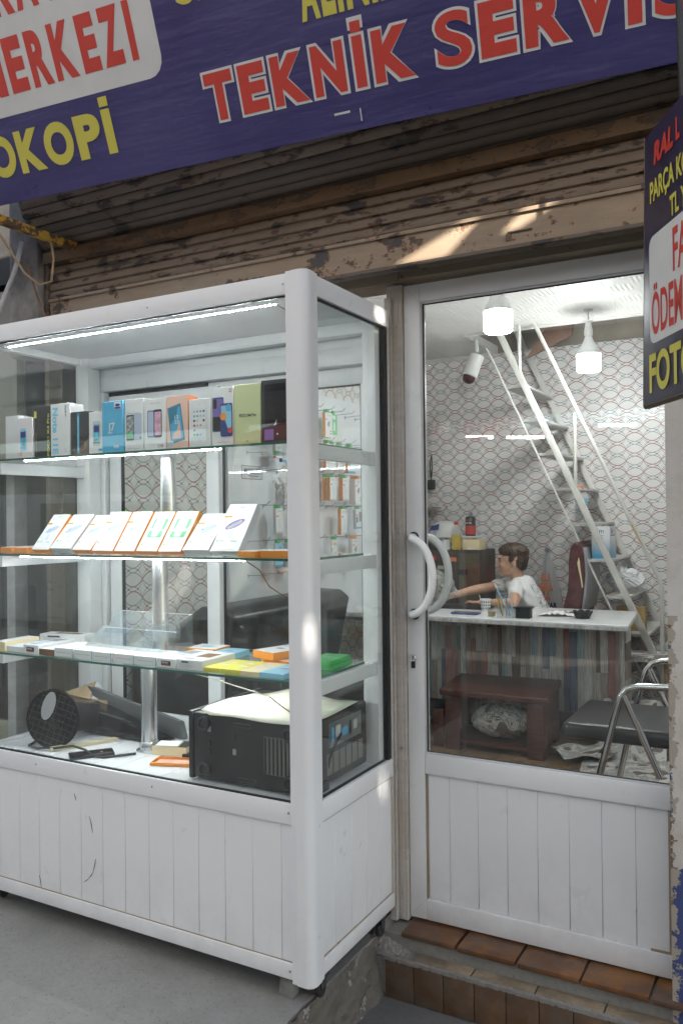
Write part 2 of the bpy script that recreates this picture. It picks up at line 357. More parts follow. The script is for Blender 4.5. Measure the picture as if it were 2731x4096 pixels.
def newsprint():
    m, nt, bs = newmat('newsprint'); b = nt.nodes.new('ShaderNodeTexBrick'); P = pos(nt, 'obj')
    b.inputs['Scale'].default_value = 26; b.inputs['Mortar Size'].default_value = .035; b.inputs['Brick Width'].default_value = 1.3; b.inputs['Row Height'].default_value = .17
    b.inputs['Color1'].default_value = (.14, .14, .15, 1); b.inputs['Color2'].default_value = (.42, .41, .39, 1); b.inputs['Mortar'].default_value = (.70, .68, .63, 1)
    nt.links.new(P, b.inputs[0]); blk = noise(nt, 16, 2, .4, coord='obj'); c = mixc(nt, blk.gt(.53), b.outputs[0], (.68, .66, .61))
    cl = noise(nt, 11, 1, .3, coord='obj'); c = mixc(nt, cl.gt(.62), c, (.20, .16, .14)); c = mixc(nt, cl.lt(.36), c, (.52, .56, .58))
    nt.links.new(c, bs.inputs['Base Color']); bs.inputs['Roughness'].default_value = .8
newsprint()
def bannermat():
    m, nt, bs = newmat('banner'); n1 = ramp(nt, noise(nt, 1.8, 5), .35, .7); n2 = ramp(nt, noise(nt, 30, 4, .7), .6, .8)
    c = mixc(nt, n1, (.040, .034, .135), (.055, .050, .165)); c = mixc(nt, n2*.14, c, (.3, .3, .34)); c = mixc(nt, ramp(nt, noise(nt, 7, 6, .7, stretch=(.35, 1, 3)), .52, .78)*.09, c, (.22, .21, .24))
    nt.links.new(c, bs.inputs['Base Color']); link(nt, ramp(nt, noise(nt, 4, 5), .3, .7)*.22+.26, bs.inputs['Roughness']); bump(nt, noise(nt, 2.2, 4, .5, stretch=(1, 1, 4))+noise(nt, 9, 3, .5, stretch=(.3, 1, 3))*.35, .28, .03, bs)
bannermat()
mat('hangboard', (.028, .022, .055), .42, var=(5, .25)); mat('bannerwhite', (.62, .62, .61), .42, var=(6, .06)); mat('brick_wall', (.30, .25, .21), .85, var=(3, .35), bmp=(14, .5, .01))

# ------------------------------------------------------------------ setting: ground, steps, walls
g = MB().box(-40, 40, -40, .50, -.40, -.25, 'street').build('ground', kind='structure')
# pavement: raised slab left of the doorway, broken edge along x = -0.04
def pavement():
    mb = MB(); n = 60; e = []
    for i in range(n+1):
        y = -6+6.46*i/n; e.append((-.038+random.uniform(-.006, .006), y))
    pts = [(-30, -6)]+e+[(-30, .46)]
    mb.prism([(a, b) for a, b in pts], 'Z', -.2495, -.07, 'concrete'); return mb.build('pavement', bevel=0, kind='structure')
pavement()
sk = MB()   # rough plaster skirt on the slab's edge
rows = 14; cols = 130
for i in range(rows+1):
    for j in range(cols+1):
        y = -1.6+2.05*j/cols; z = -.0745-.174*i/rows; sk.v.append(Vector((-.034+.030*(i/rows)**1.3+random.uniform(-.004, .005)+.006*math.sin(y*37+i*1.3)*math.sin(y*11+i*.7), y+random.uniform(-.005, .005), z+random.uniform(-.006, .004)*(i > 0))))
for i in range(rows):
    for j in range(cols): a = i*(cols+1)+j; sk.f.append([a, a+1, a+cols+2, a+cols+1]); sk.k.append(0)
sk.mi('kerb_plaster'); sk.build('kerb', smooth=True, kind='structure')
st = thing('doorstep', 'tiled doorstep of ochre and terracotta tiles below the white door', 'step', (.4, .5, -.25))
kid(st, 'mortar_bed', MB().box(-.06, 1.6, .452, .60, -.2495, -.128, 'mortar').box(-.06, 1.6, .506, 1.0, -.127, -.074, 'mortar'))
def tile(parent, nm, x0, x1, y0, y1, z0, z1, m, bev=.003):
    c = ((x0+x1)/2, (y0+y1)/2, (z0+z1)/2); key = (round(x1-x0, 3), round(y1-y0, 3), round(z1-z0, 3), m)
    if key not in tile.cache:
        mb = MB().box((x0-x1)/2, (x1-x0)/2, (y0-y1)/2, (y1-y0)/2, (z0-z1)/2, (z1-z0)/2, m); o = mb.build(nm, bevel=bev); tile.cache[key] = o.data
        o.name = nm
    else: o = bpy.data.objects.new(nm, tile.cache[key]); col.objects.link(o)
    if parent: o.parent = parent; c = Vector(c)-Vector(parent['_o'])
    o.location = c; return o
tile.cache = {}
for i in range(9): tile(st, 'riser_tile', .007+.1006*i+.0009, .007+.1006*(i+1)-.0009, .440, .4525, -.2485, -.124, 'ochre_tile')
for i in range(4):
    x = .093+.2*i; t = tile(st, 'ledge_tile', x+.002, x+.198, .4525, .505, -.1275, -.1165, 'ledge_tile')
for i in range(5):
    x = .036+.195*i; t_ = tile(st, 'threshold_tile', x+.004, x+.191, .494-.003*i, .66, -.0735, -.058, 'terracotta', .004); t_.rotation_euler = (R(random.uniform(-.6, .2)), R(random.uniform(-.5, .5)), R(random.uniform(-.6, .6)))
lump = MB(); nx, ny = 30, 14
for j in range(ny+1):
    for i in range(nx+1):
        u, v = i/nx, j/ny; x = -.058+.17*u; y = .448+.060*v
        lump.v.append(Vector((x+random.uniform(-.003, .003), y+random.uniform(-.002, .002), -.121+.048*max(0, min(1, (v-.35)*2.2))*max(0, 1-u*1.05)+random.uniform(-.004, .004)-.012*u)))
for j in range(ny):
    for i in range(nx): q = j*(nx+1)+i; lump.f.append([q, q+1, q+nx+2, q+nx+1]); lump.k.append(0)
lump.mi('mortar'); kid(st, 'broken_mortar', lump)
ms = MB()
for k in range(90):
    x = .0+.0105*k; h = random.uniform(.002, .008); ms.box(x, x+.0104, .4385+random.uniform(-.003, .002), .452, -.1275, -.119+h*.5, 'mortar')
kid(st, 'mortar_edge', ms)['kind'] = 'stuff'
# interior shell
FZ, CZ, XL, XR, YB = -.07, 2.59, -1.47, 1.35, 4.33
fl = MB().box(XL, XR, .66, 4.6, -.30, FZ-.004, 'mortar').build('floor', kind='structure')
fl['_o'] = (0, 0, 0)
ft = []
for i in range(9):
    for j in range(12):
        x, y = -1.46+.31*i, .672+.305*j
        if x > XR-.1 or y > 4.25: continue
        tile(fl, 'floor_tile', x+.0015, x+.3085, y+.0015, y+.3035, FZ-.0035, FZ, 'floor_tile', .001)
MB().box(XL, XR, YB, YB+.1, FZ, 2.585, 'wallpaper_back').box(XL, XR, YB+.03, YB+.12, 2.585, 3.7, 'plaster_brown').build('wall_back', kind='structure')
MB().box(XL-.12, XL, .72, 4.6, FZ, 3.7, 'wallpaper_left').build('wall_left', kind='structure')
MB().box(XR, XR+.12, .72, 4.6, FZ, 3.7, 'plaster_white').build('wall_right', kind='structure')
ce = MB().box(XL, XR, .6, 3.60, CZ, CZ+.05, 'ceiling_panel').box(XL, -.86, 3.60, YB, CZ, CZ+.05, 'ceiling_panel')
ce.build('ceiling', kind='structure')
MB().box(-.86, XR, 3.575, 3.60, CZ-.014, CZ-.001, 'stairpaint').box(-.875, -.86, 3.6, YB, CZ-.014, CZ-.001, 'stairpaint').box(XL, -.875, 4.305, 4.329, CZ-.03, CZ-.001, 'stairpaint').build('ceiling_trim', kind='structure')
MB().box(-1.8, 1.5, .6, 4.6, 3.7, 3.8, 'plaster_brown').build('ceiling_upper', kind='structure')
# the wall above and around the front, pillar on the right, plaster pier on the left
MB().box(.872, 1.70, .50, .84, -.25, 2.9, 'pillar_paint').build('pillar', kind='structure')
MB().box(-1.72, 2.6, .86, 1.0, 2.35, 4.5, 'plaster_brown').build('wall_front', kind='structure')
MB().box(-1.70, -1.53, .40, .84, 1.99, 2.9, 'plaster_pier').box(-1.57, -1.475, .64, .84, -.25, 1.99, 'plaster_brown').build('pillar_left', bevel=.012, kind='structure')
lin = MB().box(-1.5, .90, .555, .70, 2.103, 2.36, 'lintel_paint').box(-1.5, .03, .548, .557, 2.095, 2.33, 'lintel_paint')
lin.build('lintel', kind='structure')
jb = MB().box(-.030, .0245, .585, .66, -.062, 2.094, 'jamb_paint').box(-.030, -.008, .566, .5855, -.062, 2.05, 'jamb_paint').box(-.001, .013, .5815, .5855, -.06, 2.05, 'jamb_paint')
for z in (.52, .03, 1.25, 1.95): jb.lathe([(.004, 0), (.004, .003)], (.008, .583, z), 'steel', 8, (0, -1, 0))
jb.build('door_jamb', kind='structure')
# ------------------------------------------------------------------ display cabinet
mat('khaki_seal', (.22, .18, .11), .8)
CW, CH, CDp = 1.40, 2.0, .545
cab = thing('display_cabinet', 'tall white framed glass display cabinet full of phone boxes on the pavement', 'display cabinet', (-.7, .27, -.07))
def col_profile(sx, x0):
    a = [(.066, .0), (.050, .0), (.048, -.003), (.026, -.004)]
    for k in range(9): t = R(k*11.25); a.append((.022-.026*math.sin(t), .022-.026*math.cos(t)))
    a += [(-.004, .030), (-.003, .048), (0, .050), (0, .066), (.020, .066), (.020, .022), (.066, .022)]
    return [(x0-sx*p, q) for p, q in a]
kid(cab, 'corner_column', MB().prism(col_profile(1, 0), 'Z', -.008, 2.004, 'pvc'), smooth=True)
kid(cab, 'corner_column', MB().prism(col_profile(-1, -CW), 'Z', -.008, 2.004, 'pvc'), smooth=True)
kid(cab, 'back_post', box(-.072, -.0235, .478, CDp-.002, 0, 1.985, 'pvc'), bevel=.004)
kid(cab, 'back_post', box(-CW+.001, -CW+.072, .478, CDp-.002, 0, 1.985, 'pvc'), bevel=.004)
for nm, z0, z1 in (('top_rail', 1.940, 2.0), ('middle_rail', .436, .4965), ('bottom_rail', 0.0, .046)):
    kid(cab, nm, box(-CW+.0665, -.0665, .002, .030, z0, z1, 'pvc'), bevel=.003)
    kid(cab, nm, box(-.030, -.0005, .0665, CDp-.004 if nm == 'top_rail' else .5350, z0+.0004, z1-.0004, 'pvc'), bevel=.003)
    kid(cab, nm, box(-CW+.0005, -CW+.030, .0665, .5350, z0+.0004, z1-.0004, 'pvc'), bevel=.003)
bx = [-1.191, -1.092, -.995, -.895, -.797, -.700, -.600, -.502, -.403, -.304, -.205, -.105]
bx = [-1.335]+[-1.290]+bx+[-.064]
for a, b in zip(bx, bx[1:]): kid(cab, 'board', box(a+.0005, b-.0005, .008+random.uniform(0, .0006), .016, .047, .4355, 'pvc'), bevel=.0009, seg=1)
for a, b in zip([.067, .15, .25, .35, .45], [.15, .25, .35, .45, .5345]):
    kid(cab, 'board', box(-.016, -.008-random.uniform(0, .0005), a+.0004, b-.0004, .047, .4355, 'pvc'), bevel=.0009, seg=1)
kid(cab, 'backing_board', box(-CW+.03, -.02, .0165, .53, .05, .42, 'plaster_white'))
kid(cab, 'cabinet_floor', box(-CW+.03, -.031, .031, .535, .470, .4855, 'boardwhite'))
seams = MB()
for k in range(13): seams.box(-1.29+.1*k, -1.2888+.1*k, .04, .47, .4853, .4858, 'grey')
kid(cab, 'floor_seams', seams)
kid(cab, 'cabinet_roof', MB().box(-CW+.031, -.031, .031, .535, 1.965, 1.985, 'boardwhite').box(-CW+.07, -.074, .49, .535, 1.925, 1.9645, 'pvc'), bevel=.004)
kid(cab, 'front_glass', box(-CW+.06, -.06, .0125, .0175, .494, 1.943, 'glass'))
kid(cab, 'side_glass', box(-.0165, -.0125, .062, .53, .494, 1.943, 'glass'))
kid(cab, 'side_glass', box(-CW+.0125, -CW+.0165, .062, .53, .494, 1.943, 'glass'))
gk = MB().box(-CW+.066, -.066, .011, .020, .4965, .5005, 'dark').box(-CW+.066, -.066, .011, .020, 1.936, 1.9398, 'dark')
gk.box(-.020, -.011, .0665, .505, .4962, .5005, 'dark').box(-.020, -.011, .0665, .505, 1.9355, 1.9400, 'dark').box(-.0222, -.004, .508, .5292, .4968, 1.9395, 'dark')
kid(cab, 'glass_gasket', gk)
kid(cab, 'edge_trim', box(-.0226, -.0015, .5295, .5432, .0, 1.9395, 'jamb_paint'), bevel=.002)
kid(cab, 'dirt_line', box(-CW+.067, -.067, .0062, .0078, .0463, .0492, 'lintel_paint')); kid(cab, 'dirt_line', box(-.0078, -.0062, .067, .534, .0463, .0500, 'lintel_paint')); kid(cab, 'dirt_line', box(-.0078, -.0058, .067, .534, .4320, .4357, 'khaki_seal'))
for x, z in ((-.075, .47), (-.075, .023), (-.075, 1.97), (-.58, .47), (-1.1, .47), (-.58, 1.97)): kid(cab, 'screw', MB().lathe([(.0032, 0), (.0030, .0012), (.0008, .0014)], (x, .0021, z), 'steel', 10, (0, -1, 0)))
SH = (1.527, 1.188, .835)
for z in SH:
    kid(cab, 'glass_shelf', MB().box(-CW+.025, -.045, .034, .42, z-.007, z, 'shelf_glass').box(-CW+.025, -.045, .032, .0342, z-.007, z, 'glassedge').box(-.0452, -.044, .036, .42, z-.007, z, 'glassedge'))
    for x in (-.050, -CW+.026):
        bb = MB().box(x, x+.025, .072, .445, z-.050, z-.0078, 'pvc').box(x+.002, x+.0235, .445, .474, z-.0525, z-.006, 'pvc')
        kid(cab, 'shelf_bracket', bb, bevel=.002)
# chrome tubes that carry the shelves
for (x, z0, z1) in ((-.83, .4858, SH[2]-.008), (-.775, SH[2]+.001, SH[1]-.008), (-.732, SH[1]+.001, SH[0]-.008)):
    p = [(.0285, 0), (.0285, z1-z0)]
    if z0 < .5: p = [(.047, 0), (.047, .003), (.034, .006), (.034, .028), (.031, .034), (.0285, .035), (.0285, z1-z0)]
    kid(cab, 'support_tube', MB().lathe(p, (x, .27, z0), 'alu', 28), smooth=True)
# led strips: tape and diodes
def strip(x0, x1, y, z, facing=-1, sp=.0167):
    t = kid(cab, 'led_strip', box(x0, x1, y-.005, y+.005, z, z+.0012, 'ledtape')); d = MB(); x = x0+.006
    while x < x1-.004: d.box(x, x+.0046, y-.003, y+.0018, z-.0018, z-.0002, 'led'); x += sp
    o = d.build('diodes', t); o['kind'] = 'stuff'
strip(-1.275, -.125, .046, 1.930); strip(-1.20, -.33, .050, SH[0]-.0092); strip(-1.24, -.25, .060, SH[1]-.0092)
strip(-1.10, -.25, .17, SH[2]-.0095)
# sliding windows that close the back of the cabinet
wf = thing('sliding_window', 'white framed sliding window closing the back of the cabinet', 'window', (-.7, .57, .48))
def sash(x0, x1, y, z0, z1, w=.055):
    f = MB().box(x0, x1, y, y+.028, z0, z0+w, 'pvc').box(x0, x1, y, y+.028, z1-w, z1, 'pvc').box(x0, x0+w, y+.0005, y+.0275, z0+w, z1-w, 'pvc').box(x1-w, x1, y+.0005, y+.0275, z0+w, z1-w, 'pvc')
    kid(wf, 'sash', f, bevel=.003)
    kid(wf, 'seal', MB().box(x0+w-.001, x0+w+.004, y+.006, y+.022, z0+w, z1-w, 'dark').box(x1-w-.004, x1-w+.001, y+.006, y+.022, z0+w, z1-w, 'dark').box(x0+w, x1-w, y+.006, y+.022, z1-w-.004, z1-w+.001, 'dark'))
    kid(wf, 'pane', box(x0+w-.002, x1-w+.002, y+.012, y+.016, z0+w-.002, z1-w+.002, 'glass'))
kid(wf, 'frame', MB().box(-CW+.0, -.035, .549, .612, 1.835, 1.897, 'pvc').box(-CW+.0, -1.312, .549, .612, .47, 1.834, 'pvc').box(-.072, -.034, .549, .612, .47, 1.834, 'pvc').box(-CW+.0, -.034, .549, .612, .40, .469, 'pvc'), bevel=.003)
kid(wf, 'header_panel', box(-CW+.0, -.034, .556, .606, 1.8975, 1.99, 'pvc'), bevel=.002)
kid(wf, 'frame_groove', MB().box(-1.311, -1.298, .575, .60, .47, 1.834, 'dark').box(-1.30, -.8, .575, .60, 1.822, 1.834, 'dark'))
sash(-1.297, -.735, .560, .470, 1.815, .060); sash(-.800, -.074, .583, .470, 1.832, .060)
# castors and wedge blocks
for x, y in ((-.02, .075), (-.02, .46), (-1.36, .075), (-1.36, .46)):
    c = kid(cab, 'castor', MB().lathe([(.006, -.008), (.020, -.008), (.0225, -.004), (.0225, .004), (.020, .008), (.006, .008)], (x, y, -.047), 'rubber', 16, (1, 0, 0)), smooth=True)
    kid(c, 'castor_fork', MB().box(x-.014, x-.011, y-.012, y+.012, -.04, -.009, 'steel').box(x+.011, x+.014, y-.012, y+.012, -.04, -.009, 'steel').box(x-.018, x+.018, y-.018, y+.018, -.009, -.001, 'steel'))
wb = MB().hexa([(-.135, .03, -.0695), (-.085, .025, -.0695), (-.08, .06, -.0695), (-.13, .065, -.0695)], [(-.13, .034, -.012), (-.092, .03, -.004), (-.085, .058, -.006), (-.125, .06, -.014)], 'mortar').build('wedge_stone', bevel=.005)
tag(wb, 'small rough stone wedged under the cabinet corner', 'stone')
# scuffs and a cable on the cabinet
for pts in ([(-.925, .395), (-.918, .372)], [(-.856, .33), (-.842, .278)], [(-.83, .195), (-.842, .150), (-.862, .125), (-.885, .108)], [(-1.095, .09), (-1.085, .05)]):
    sc_ = MB()
    for (a, b), (c, d) in zip(pts, pts[1:]): sc_.tube([(a, .0077, b), ((a+c)/2+.002, .0075, (b+d)/2), (c, .0077, d)], [.0006, .0014, .0005], 'ink', 5)
    kid(cab, 'scuff_mark', sc_)
wr = [(-.052, .485, z) for z in (1.9, 1.7)]+[(-.046, .482, 1.55), (-.048, .484, 1.3), (-.046, .482, 1.19), (-.05, .46, 1.165), (-.052, .40, 1.175), (-.052, .33, 1.15), (-.052, .10, 1.147)]
tag(MB().tube(wr, .003, 'plastic_white', 6).build('cable', smooth=True), 'thin white lamp cable running down the back post inside the cabinet', 'cable')
tag(MB().tube([(-.052, .105, .93), (-.048, .115, .86), (-.05, .11, .80), (-.055, .10, .73)], .0028, 'plastic_white', 6).build('cable', smooth=True), 'short white cable hanging over the lowest glass shelf beside the column', 'cable')
tag(MB().tube([(-.25, .060, 1.176), (-.215, .075, 1.15), (-.19, .09, 1.10), (-.15, .10, 1.075), (-.10, .11, 1.05)], .0018, 'brown', 6).build('cable', smooth=True), 'brown led cable drooping from the middle shelf', 'cable')
tag(MB().tube([(-.125, .046, 1.93), (-.105, .05, 1.915), (-.085, .06, 1.905)], .0018, 'brown', 6).build('cable', smooth=True), 'short led cable at the end of the top light strip', 'cable')

# ------------------------------------------------------------------ door
DY = .60
dr = thing('shop_door', 'white framed glass door with panelled lower half and curved white handle', 'door', (.44, DY, -.05))
x0, x1, z0, z1 = .027, .935, -.052, 2.092
kid(dr, 'stile', box(x0, .086, DY, DY+.05, z0, z1, 'pvc'), bevel=.003)
kid(dr, 'stile', box(.862, x1, DY, DY+.05, z0, z1, 'pvc'), bevel=.003)
kid(dr, 'top_rail', box(.0864, .8616, DY, DY+.05, 2.031, z1, 'pvc'), bevel=.003)
kid(dr, 'middle_rail', box(.0864, .8616, DY, DY+.05, .4385, .5045, 'pvc'), bevel=.003)
kid(dr, 'bottom_rail', box(.0864, .8616, DY, DY+.05, z0, .0165, 'pvc'), bevel=.003)
bd = MB().box(.0866, .091, DY+.007, DY+.02, .506, 2.0305, 'lightgrey').box(.091, .8616, DY+.007, DY+.02, .5047, .511, 'lightgrey').box(.091, .8616, DY+.007, DY+.02, 2.0245, 2.0308, 'lightgrey')
kid(dr, 'glazing_bead', bd, bevel=.001)
gs = MB().box(.0911, .0945, DY+.011, DY+.018, .511, 2.0245, 'dark').box(.0945, .8616, DY+.011, DY+.018, 2.0215, 2.0245, 'dark').box(.0945, .8616, DY+.011, DY+.018, .511, .5135, 'dark')
kid(dr, 'seal', gs)
kid(dr, 'pane', box(.088, .862, DY+.020, DY+.025, .505, 2.03, 'glass'))
kid(dr, 'trim_strip', MB().box(.0872, .0905, DY+.004, DY+.012, .018, .437, 'lintel_paint').box(.853, .8585, DY+.004, DY+.012, .02, .437, 'lintel_paint').box(.80, .8585, DY+.0035, DY+.011, .0168, .0215, 'lintel_paint'))
sx = [.0935]+[.169+.0985*i for i in range(7)]+[.8525]
for a, b in zip(sx, sx[1:]): kid(dr, 'board', box(a+.0005, b-.0005, DY+.010+random.uniform(0, .0006), DY+.02, .0172, .4380, 'pvc'), bevel=.0010, seg=1)
mat('handle_white', (.80, .80, .80), .22)
def bow2(sgn):
    y = DY if sgn < 0 else DY+.05; pts = [(.056, y, .975), (.056, y+sgn*.03, .975)]
    for k in range(1, 20):
        t = math.pi*k/20; pts.append((.056+.085*math.sin(t), y+sgn*.046, 1.105-.128*math.cos(t)))
    pts += [(.056, y+sgn*.03, 1.235), (.056, y, 1.235)]
    return MB().tube(pts, .0135, 'handle_white', 14)
h1 = kid(dr, 'handle', bow2(-1), smooth=True); h2 = kid(dr, 'handle', bow2(1), smooth=True)
caps = MB()
for z in (.975, 1.235): caps.lathe([(.019, 0), (.019, .004), (.015, .007)], (.056, DY-.0005, z), 'dark', 16, (0, -1, 0))
kid(dr, 'handle_rosette', caps, smooth=True)
lk = kid(dr, 'lock', MB().lathe([(.0125, 0), (.0125, .006), (.011, .008)], (.049, DY, .826), 'chrome', 18, (0, -1, 0)).box(.043, .055, DY-.006, DY, .792, .822, 'dark'), smooth=True)
kid(lk, 'keyhole', MB().box(.048, .050, DY-.0092, DY-.0078, .819, .833, 'black'))
kid(dr, 'miter_line', MB().add([(.028, DY-.0006, -.051), (.0285, DY-.0006, -.0515), (.087, DY-.0006, .0165), (.0865, DY-.0006, .017)], [(0, 1, 2, 3)], 'grey').add([(.028, DY-.0006, 2.091), (.0285, DY-.0006, 2.0915), (.087, DY-.0006, 2.031), (.0865, DY-.0006, 2.0305)], [(0, 1, 2, 3)], 'grey'))

# ------------------------------------------------------------------ roller shutter
rs = thing('roller_shutter', 'rusty half rolled metal shutter with peeling paint above the door', 'shutter', (-.2, .45, 2.1))
XA, XB = -1.50, 1.45
def slat_prof(h=.034, d=.009):
    return [(0, 0), (d*.75, h*.12), (d, h*.4), (d*.9, h*.72), (d*.3, h*.93), (0, h*.98), (-.002, h*.98), (-.002, 0)]
def slat(m, y, z, ang, nm='slat'):
    mb = MB(); pr = []
    for d, h in slat_prof(): pr.append((-d, h))
    ca, sa = math.cos(ang), math.sin(ang)
    pts = [(y+a*ca-b*sa, z+a*sa+b*ca) for a, b in pr]
    kid(rs, nm, mb.prism(pts, 'X', XA, XB, m), smooth=True)
kid(rs, 'bottom_bar', MB().box(XA, XB, .438, .447, 2.112, 2.218, 'bar_paint').box(XA, XB, .428, .4375, 2.205, 2.2175, 'bar_paint'), bevel=.002)
kid(rs, 'bottom_bar', MB().box(XA, XB, .425, .470, 2.100, 2.1115, 'slat_dark'), bevel=.002)
hp = kid(rs, 'hasp', MB().box(.445, .52, .431, .4375, 2.150, 2.155, 'slat_dark').box(.44, .456, .432, .4376, 2.128, 2.149, 'rust'), bevel=.002)
for i in range(4): slat('slat_paint', .447, 2.2195+.0345*i, 0)
kid(rs, 'guide_bar', MB().prism([(.405, 2.357), (.447, 2.357), (.447, 2.361), (.413, 2.361), (.413, 2.402), (.405, 2.402)], 'X', XA, 1.45, 'rust'), smooth=False)
cy, cz, rr = .505, 2.630, .222
n = 15
for i in range(n):
    th = -math.pi/2-i*.0352/rr+.10      # direction from the drum centre, in (y, z)
    y, z = cy+rr*math.cos(th), cz+rr*math.sin(th)
    tx, tz = math.sin(th), -math.cos(th)  # tangent pointing up the front of the drum
    mb = MB(); pts = []
    for d, h in slat_prof(.0352, .008): pts.append((y+d*math.cos(th)+h*tx, z+d*math.sin(th)+h*tz))
    kid(rs, 'slat', mb.prism(pts, 'X', XA, XB, 'slat_dark' if i < 6 else 'slat_paint'), smooth=True)  # underside slats use the darker copy: the drum's shade put into the colour
kid(rs, 'drum', MB().lathe([(.216, 0), (.216, 2.9)], (XA+.02, cy, cz), 'slat_dark', 40, (1, 0, 0)), smooth=True)
kid(rs, 'guide_rail', MB().box(-1.525, -1.5005, .43, .50, -.06, 2.4, 'slat_dark'), bevel=.002); kid(rs, 'guide_rail', MB().box(1.4505, 1.47, .43, .49, 2.0, 2.4, 'slat_dark'), bevel=.002)

# ------------------------------------------------------------------ big banner sign, leaning out over the street
O = Vector((-1.3006, .03696, 2.44)); U = Vector((.99529, .09695, 0)); V = Vector((.0360, -.36956, .92851))
SF = Frame(O, U, V); NN = -SF.n if SF.n.y > 0 else SF.n
sg = thing('shop_sign', 'large leaning blue banner sign with red and yellow shop lettering', 'sign', tuple(O+U*1.1))
def slab(mb, a0, a1, b0, b1, t0, t1, m):
    mb.hexa([SF.p(a0, b0, t0), SF.p(a1, b0, t0), SF.p(a1, b1, t0), SF.p(a0, b1, t0)], [SF.p(a0, b0, t1), SF.p(a1, b0, t1), SF.p(a1, b1, t1), SF.p(a0, b1, t1)], m); return mb
if SF.n.y > 0: SF.n = -SF.n
kid(sg, 'banner_sheet', slab(MB(), -1.3, 3.0, 0, 1.05, -.003, 0, 'banner'))
fr = MB(); slab(fr, -1.3, 3.0, .004, .03, -.03, -.0035, 'rust'); slab(fr, -1.3, 3.0, 1.01, 1.04, -.03, -.0035, 'rust')
for k in range(9): slab(fr, -1.2+.5*k, -1.17+.5*k, .031, 1.0, -.03, -.0035, 'rust')
kid(sg, 'back_frame', fr)
kid(sg, 'hem', slab(MB(), -1.3, 3.0, .0006, .034, .0006, .0018, 'banner'))
pn = MB(); SF.rect(pn, -.75, .787, .268, .80, 'bannerwhite', .0009, .055); kid(sg, 'white_panel', pn)
def word(lets, b0, b1, m, bold, lift, nm='lettering', ins=0):
    for ch, a0, a1 in lets: lt = MB(); SF.glyph(lt, ch, a0+ins, a1-ins, b0+ins, b1-ins, m, bold, lift); kid(sg, nm, lt)
word([('M', .035, .172), ('E', .192, .268), ('R', .288, .372), ('K', .385, .476), ('E', .497, .566), ('Z', .581, .662), ('I', .684, .708)], .328, .493, 'signred', .05, .0018)
word([('R', .20, .285), ('A', .295, .385), ('T', .40, .48)], .552, .715, 'signred', .05, .0018)
word([('F', -.26, -.18), ('O', -.165, -.05), ('T', -.045, .05-.04), ('O', .012, .130), ('K', .143, .256), ('O', .263, .385), ('P', .400, .502), ('İ', .518, .553)], .084, .218, 'signyellow', .05, .0018)
word([('A', 1.269, 1.328), ('L', 1.335, 1.377), ('I', 1.384, 1.400), ('N', 1.410, 1.475), ('I', 1.484, 1.50), ('R', 1.51, 1.57)], .306, .445, 'signyellow', .05, .0018)
word([('S', .875, .945), ('A', .95, 1.02)], .434, .57, 'signyellow', .05, .0018)
TS = [('T', .908, 1.020), ('E', 1.027, 1.130), ('K', 1.137, 1.264), ('N', 1.269, 1.385), ('İ', 1.400, 1.446), ('K', 1.458, 1.590), ('S', 1.641, 1.754), ('E', 1.762, 1.872), ('R', 1.880, 2.008), ('V', 2.006, 2.130), ('İ', 2.136, 2.185), ('S', 2.199, 2.312)]
word(TS, .100, .248, 'bannerwhite', .09, .0012, 'letter_outline'); word(TS, .100, .248, 'signred', .05, .0024, 'lettering', .0075)
pt = MB(); SF.rect(pt, 1.325, 1.415, .018, .056, 'banner', .0030); SF.rect(pt, 1.325, 1.375, .050, .056, 'bannerwhite', .0034); SF.rect(pt, 1.405, 1.4085, .022, .056, 'lightgrey', .0034); kid(sg, 'tape_patch', pt)

# ------------------------------------------------------------------ hanging sign on the right
A = Vector((.8730, .1354, 1.5717)); e1 = Vector((.506, -.8625, 0)).normalized()
hs = thing('hanging_sign', 'dark blue projecting sign with white panel hanging beside the door top', 'sign', tuple(A))
HF = Frame(A, e1, (0, 0, 1))
def pts3(l, t): return [HF.p(a, b, t) for a, b in l]
ol = [(-.004, -.004), (.60, 0), (.60, .635), (.028, .635), (.024, .630)]
mb = MB(); lo, hi = pts3(ol, -.022), pts3(ol, 0); k = len(ol)
mb.add(lo+hi, [tuple(range(k))[::-1], tuple(range(k, 2*k))]+[(i, (i+1) % k, k+(i+1) % k, k+i) for i in range(k)], 'hangboard')
kid(hs, 'board', mb, bevel=.003)
mb = MB(); HF.rect(mb, .046, .57, .134, .385, 'bannerwhite', .0012, .024); kid(hs, 'white_panel', mb)
mb = MB(); HF.text(mb, 'ÖDEME', .058, .156, .092, 'signred', .196, .02, .002); kid(hs, 'lettering', mb); mb = MB(); HF.text(mb, 'FATURA', .177, .273, .09, 'signred', .24, .02, .002); kid(hs, 'lettering', mb)
mb = MB(); HF.text(mb, 'FOTOKOPİ', .040, .024, .083, 'signyellow', .47, .03, .002); kid(hs, 'lettering', mb); mb = MB(); HF.text(mb, 'PARÇA KON', .057, .466, .045, 'signyellow', .235, .03, .002); kid(hs, 'lettering', mb); mb = MB(); HF.text(mb, 'TL Y', .165, .396, .043, 'signyellow', .085, .03, .002)
kid(hs, 'lettering', mb)
mb = MB(); HF.text(mb, 'RAL', .08, .548, .044, 'signred', .105, .05, .002, skew=.18); kid(hs, 'lettering', mb); mb = MB(); HF.text(mb, 'L', .20, .552, .044, 'signred', .02, .05, .002); kid(hs, 'lettering', mb)
kid(hs, 'edge_trim', MB().tube(pts3([(.024, .635), (-.004, -.004), (.60, -.004)], -.011), .0115, 'slat_dark', 6))
kid(hs, 'hanger_rod', MB().tube([HF.p(.178, .60, -.028), HF.p(.165, .70, -.030), HF.p(.150, .95, -.03)], .008, 'black', 8))

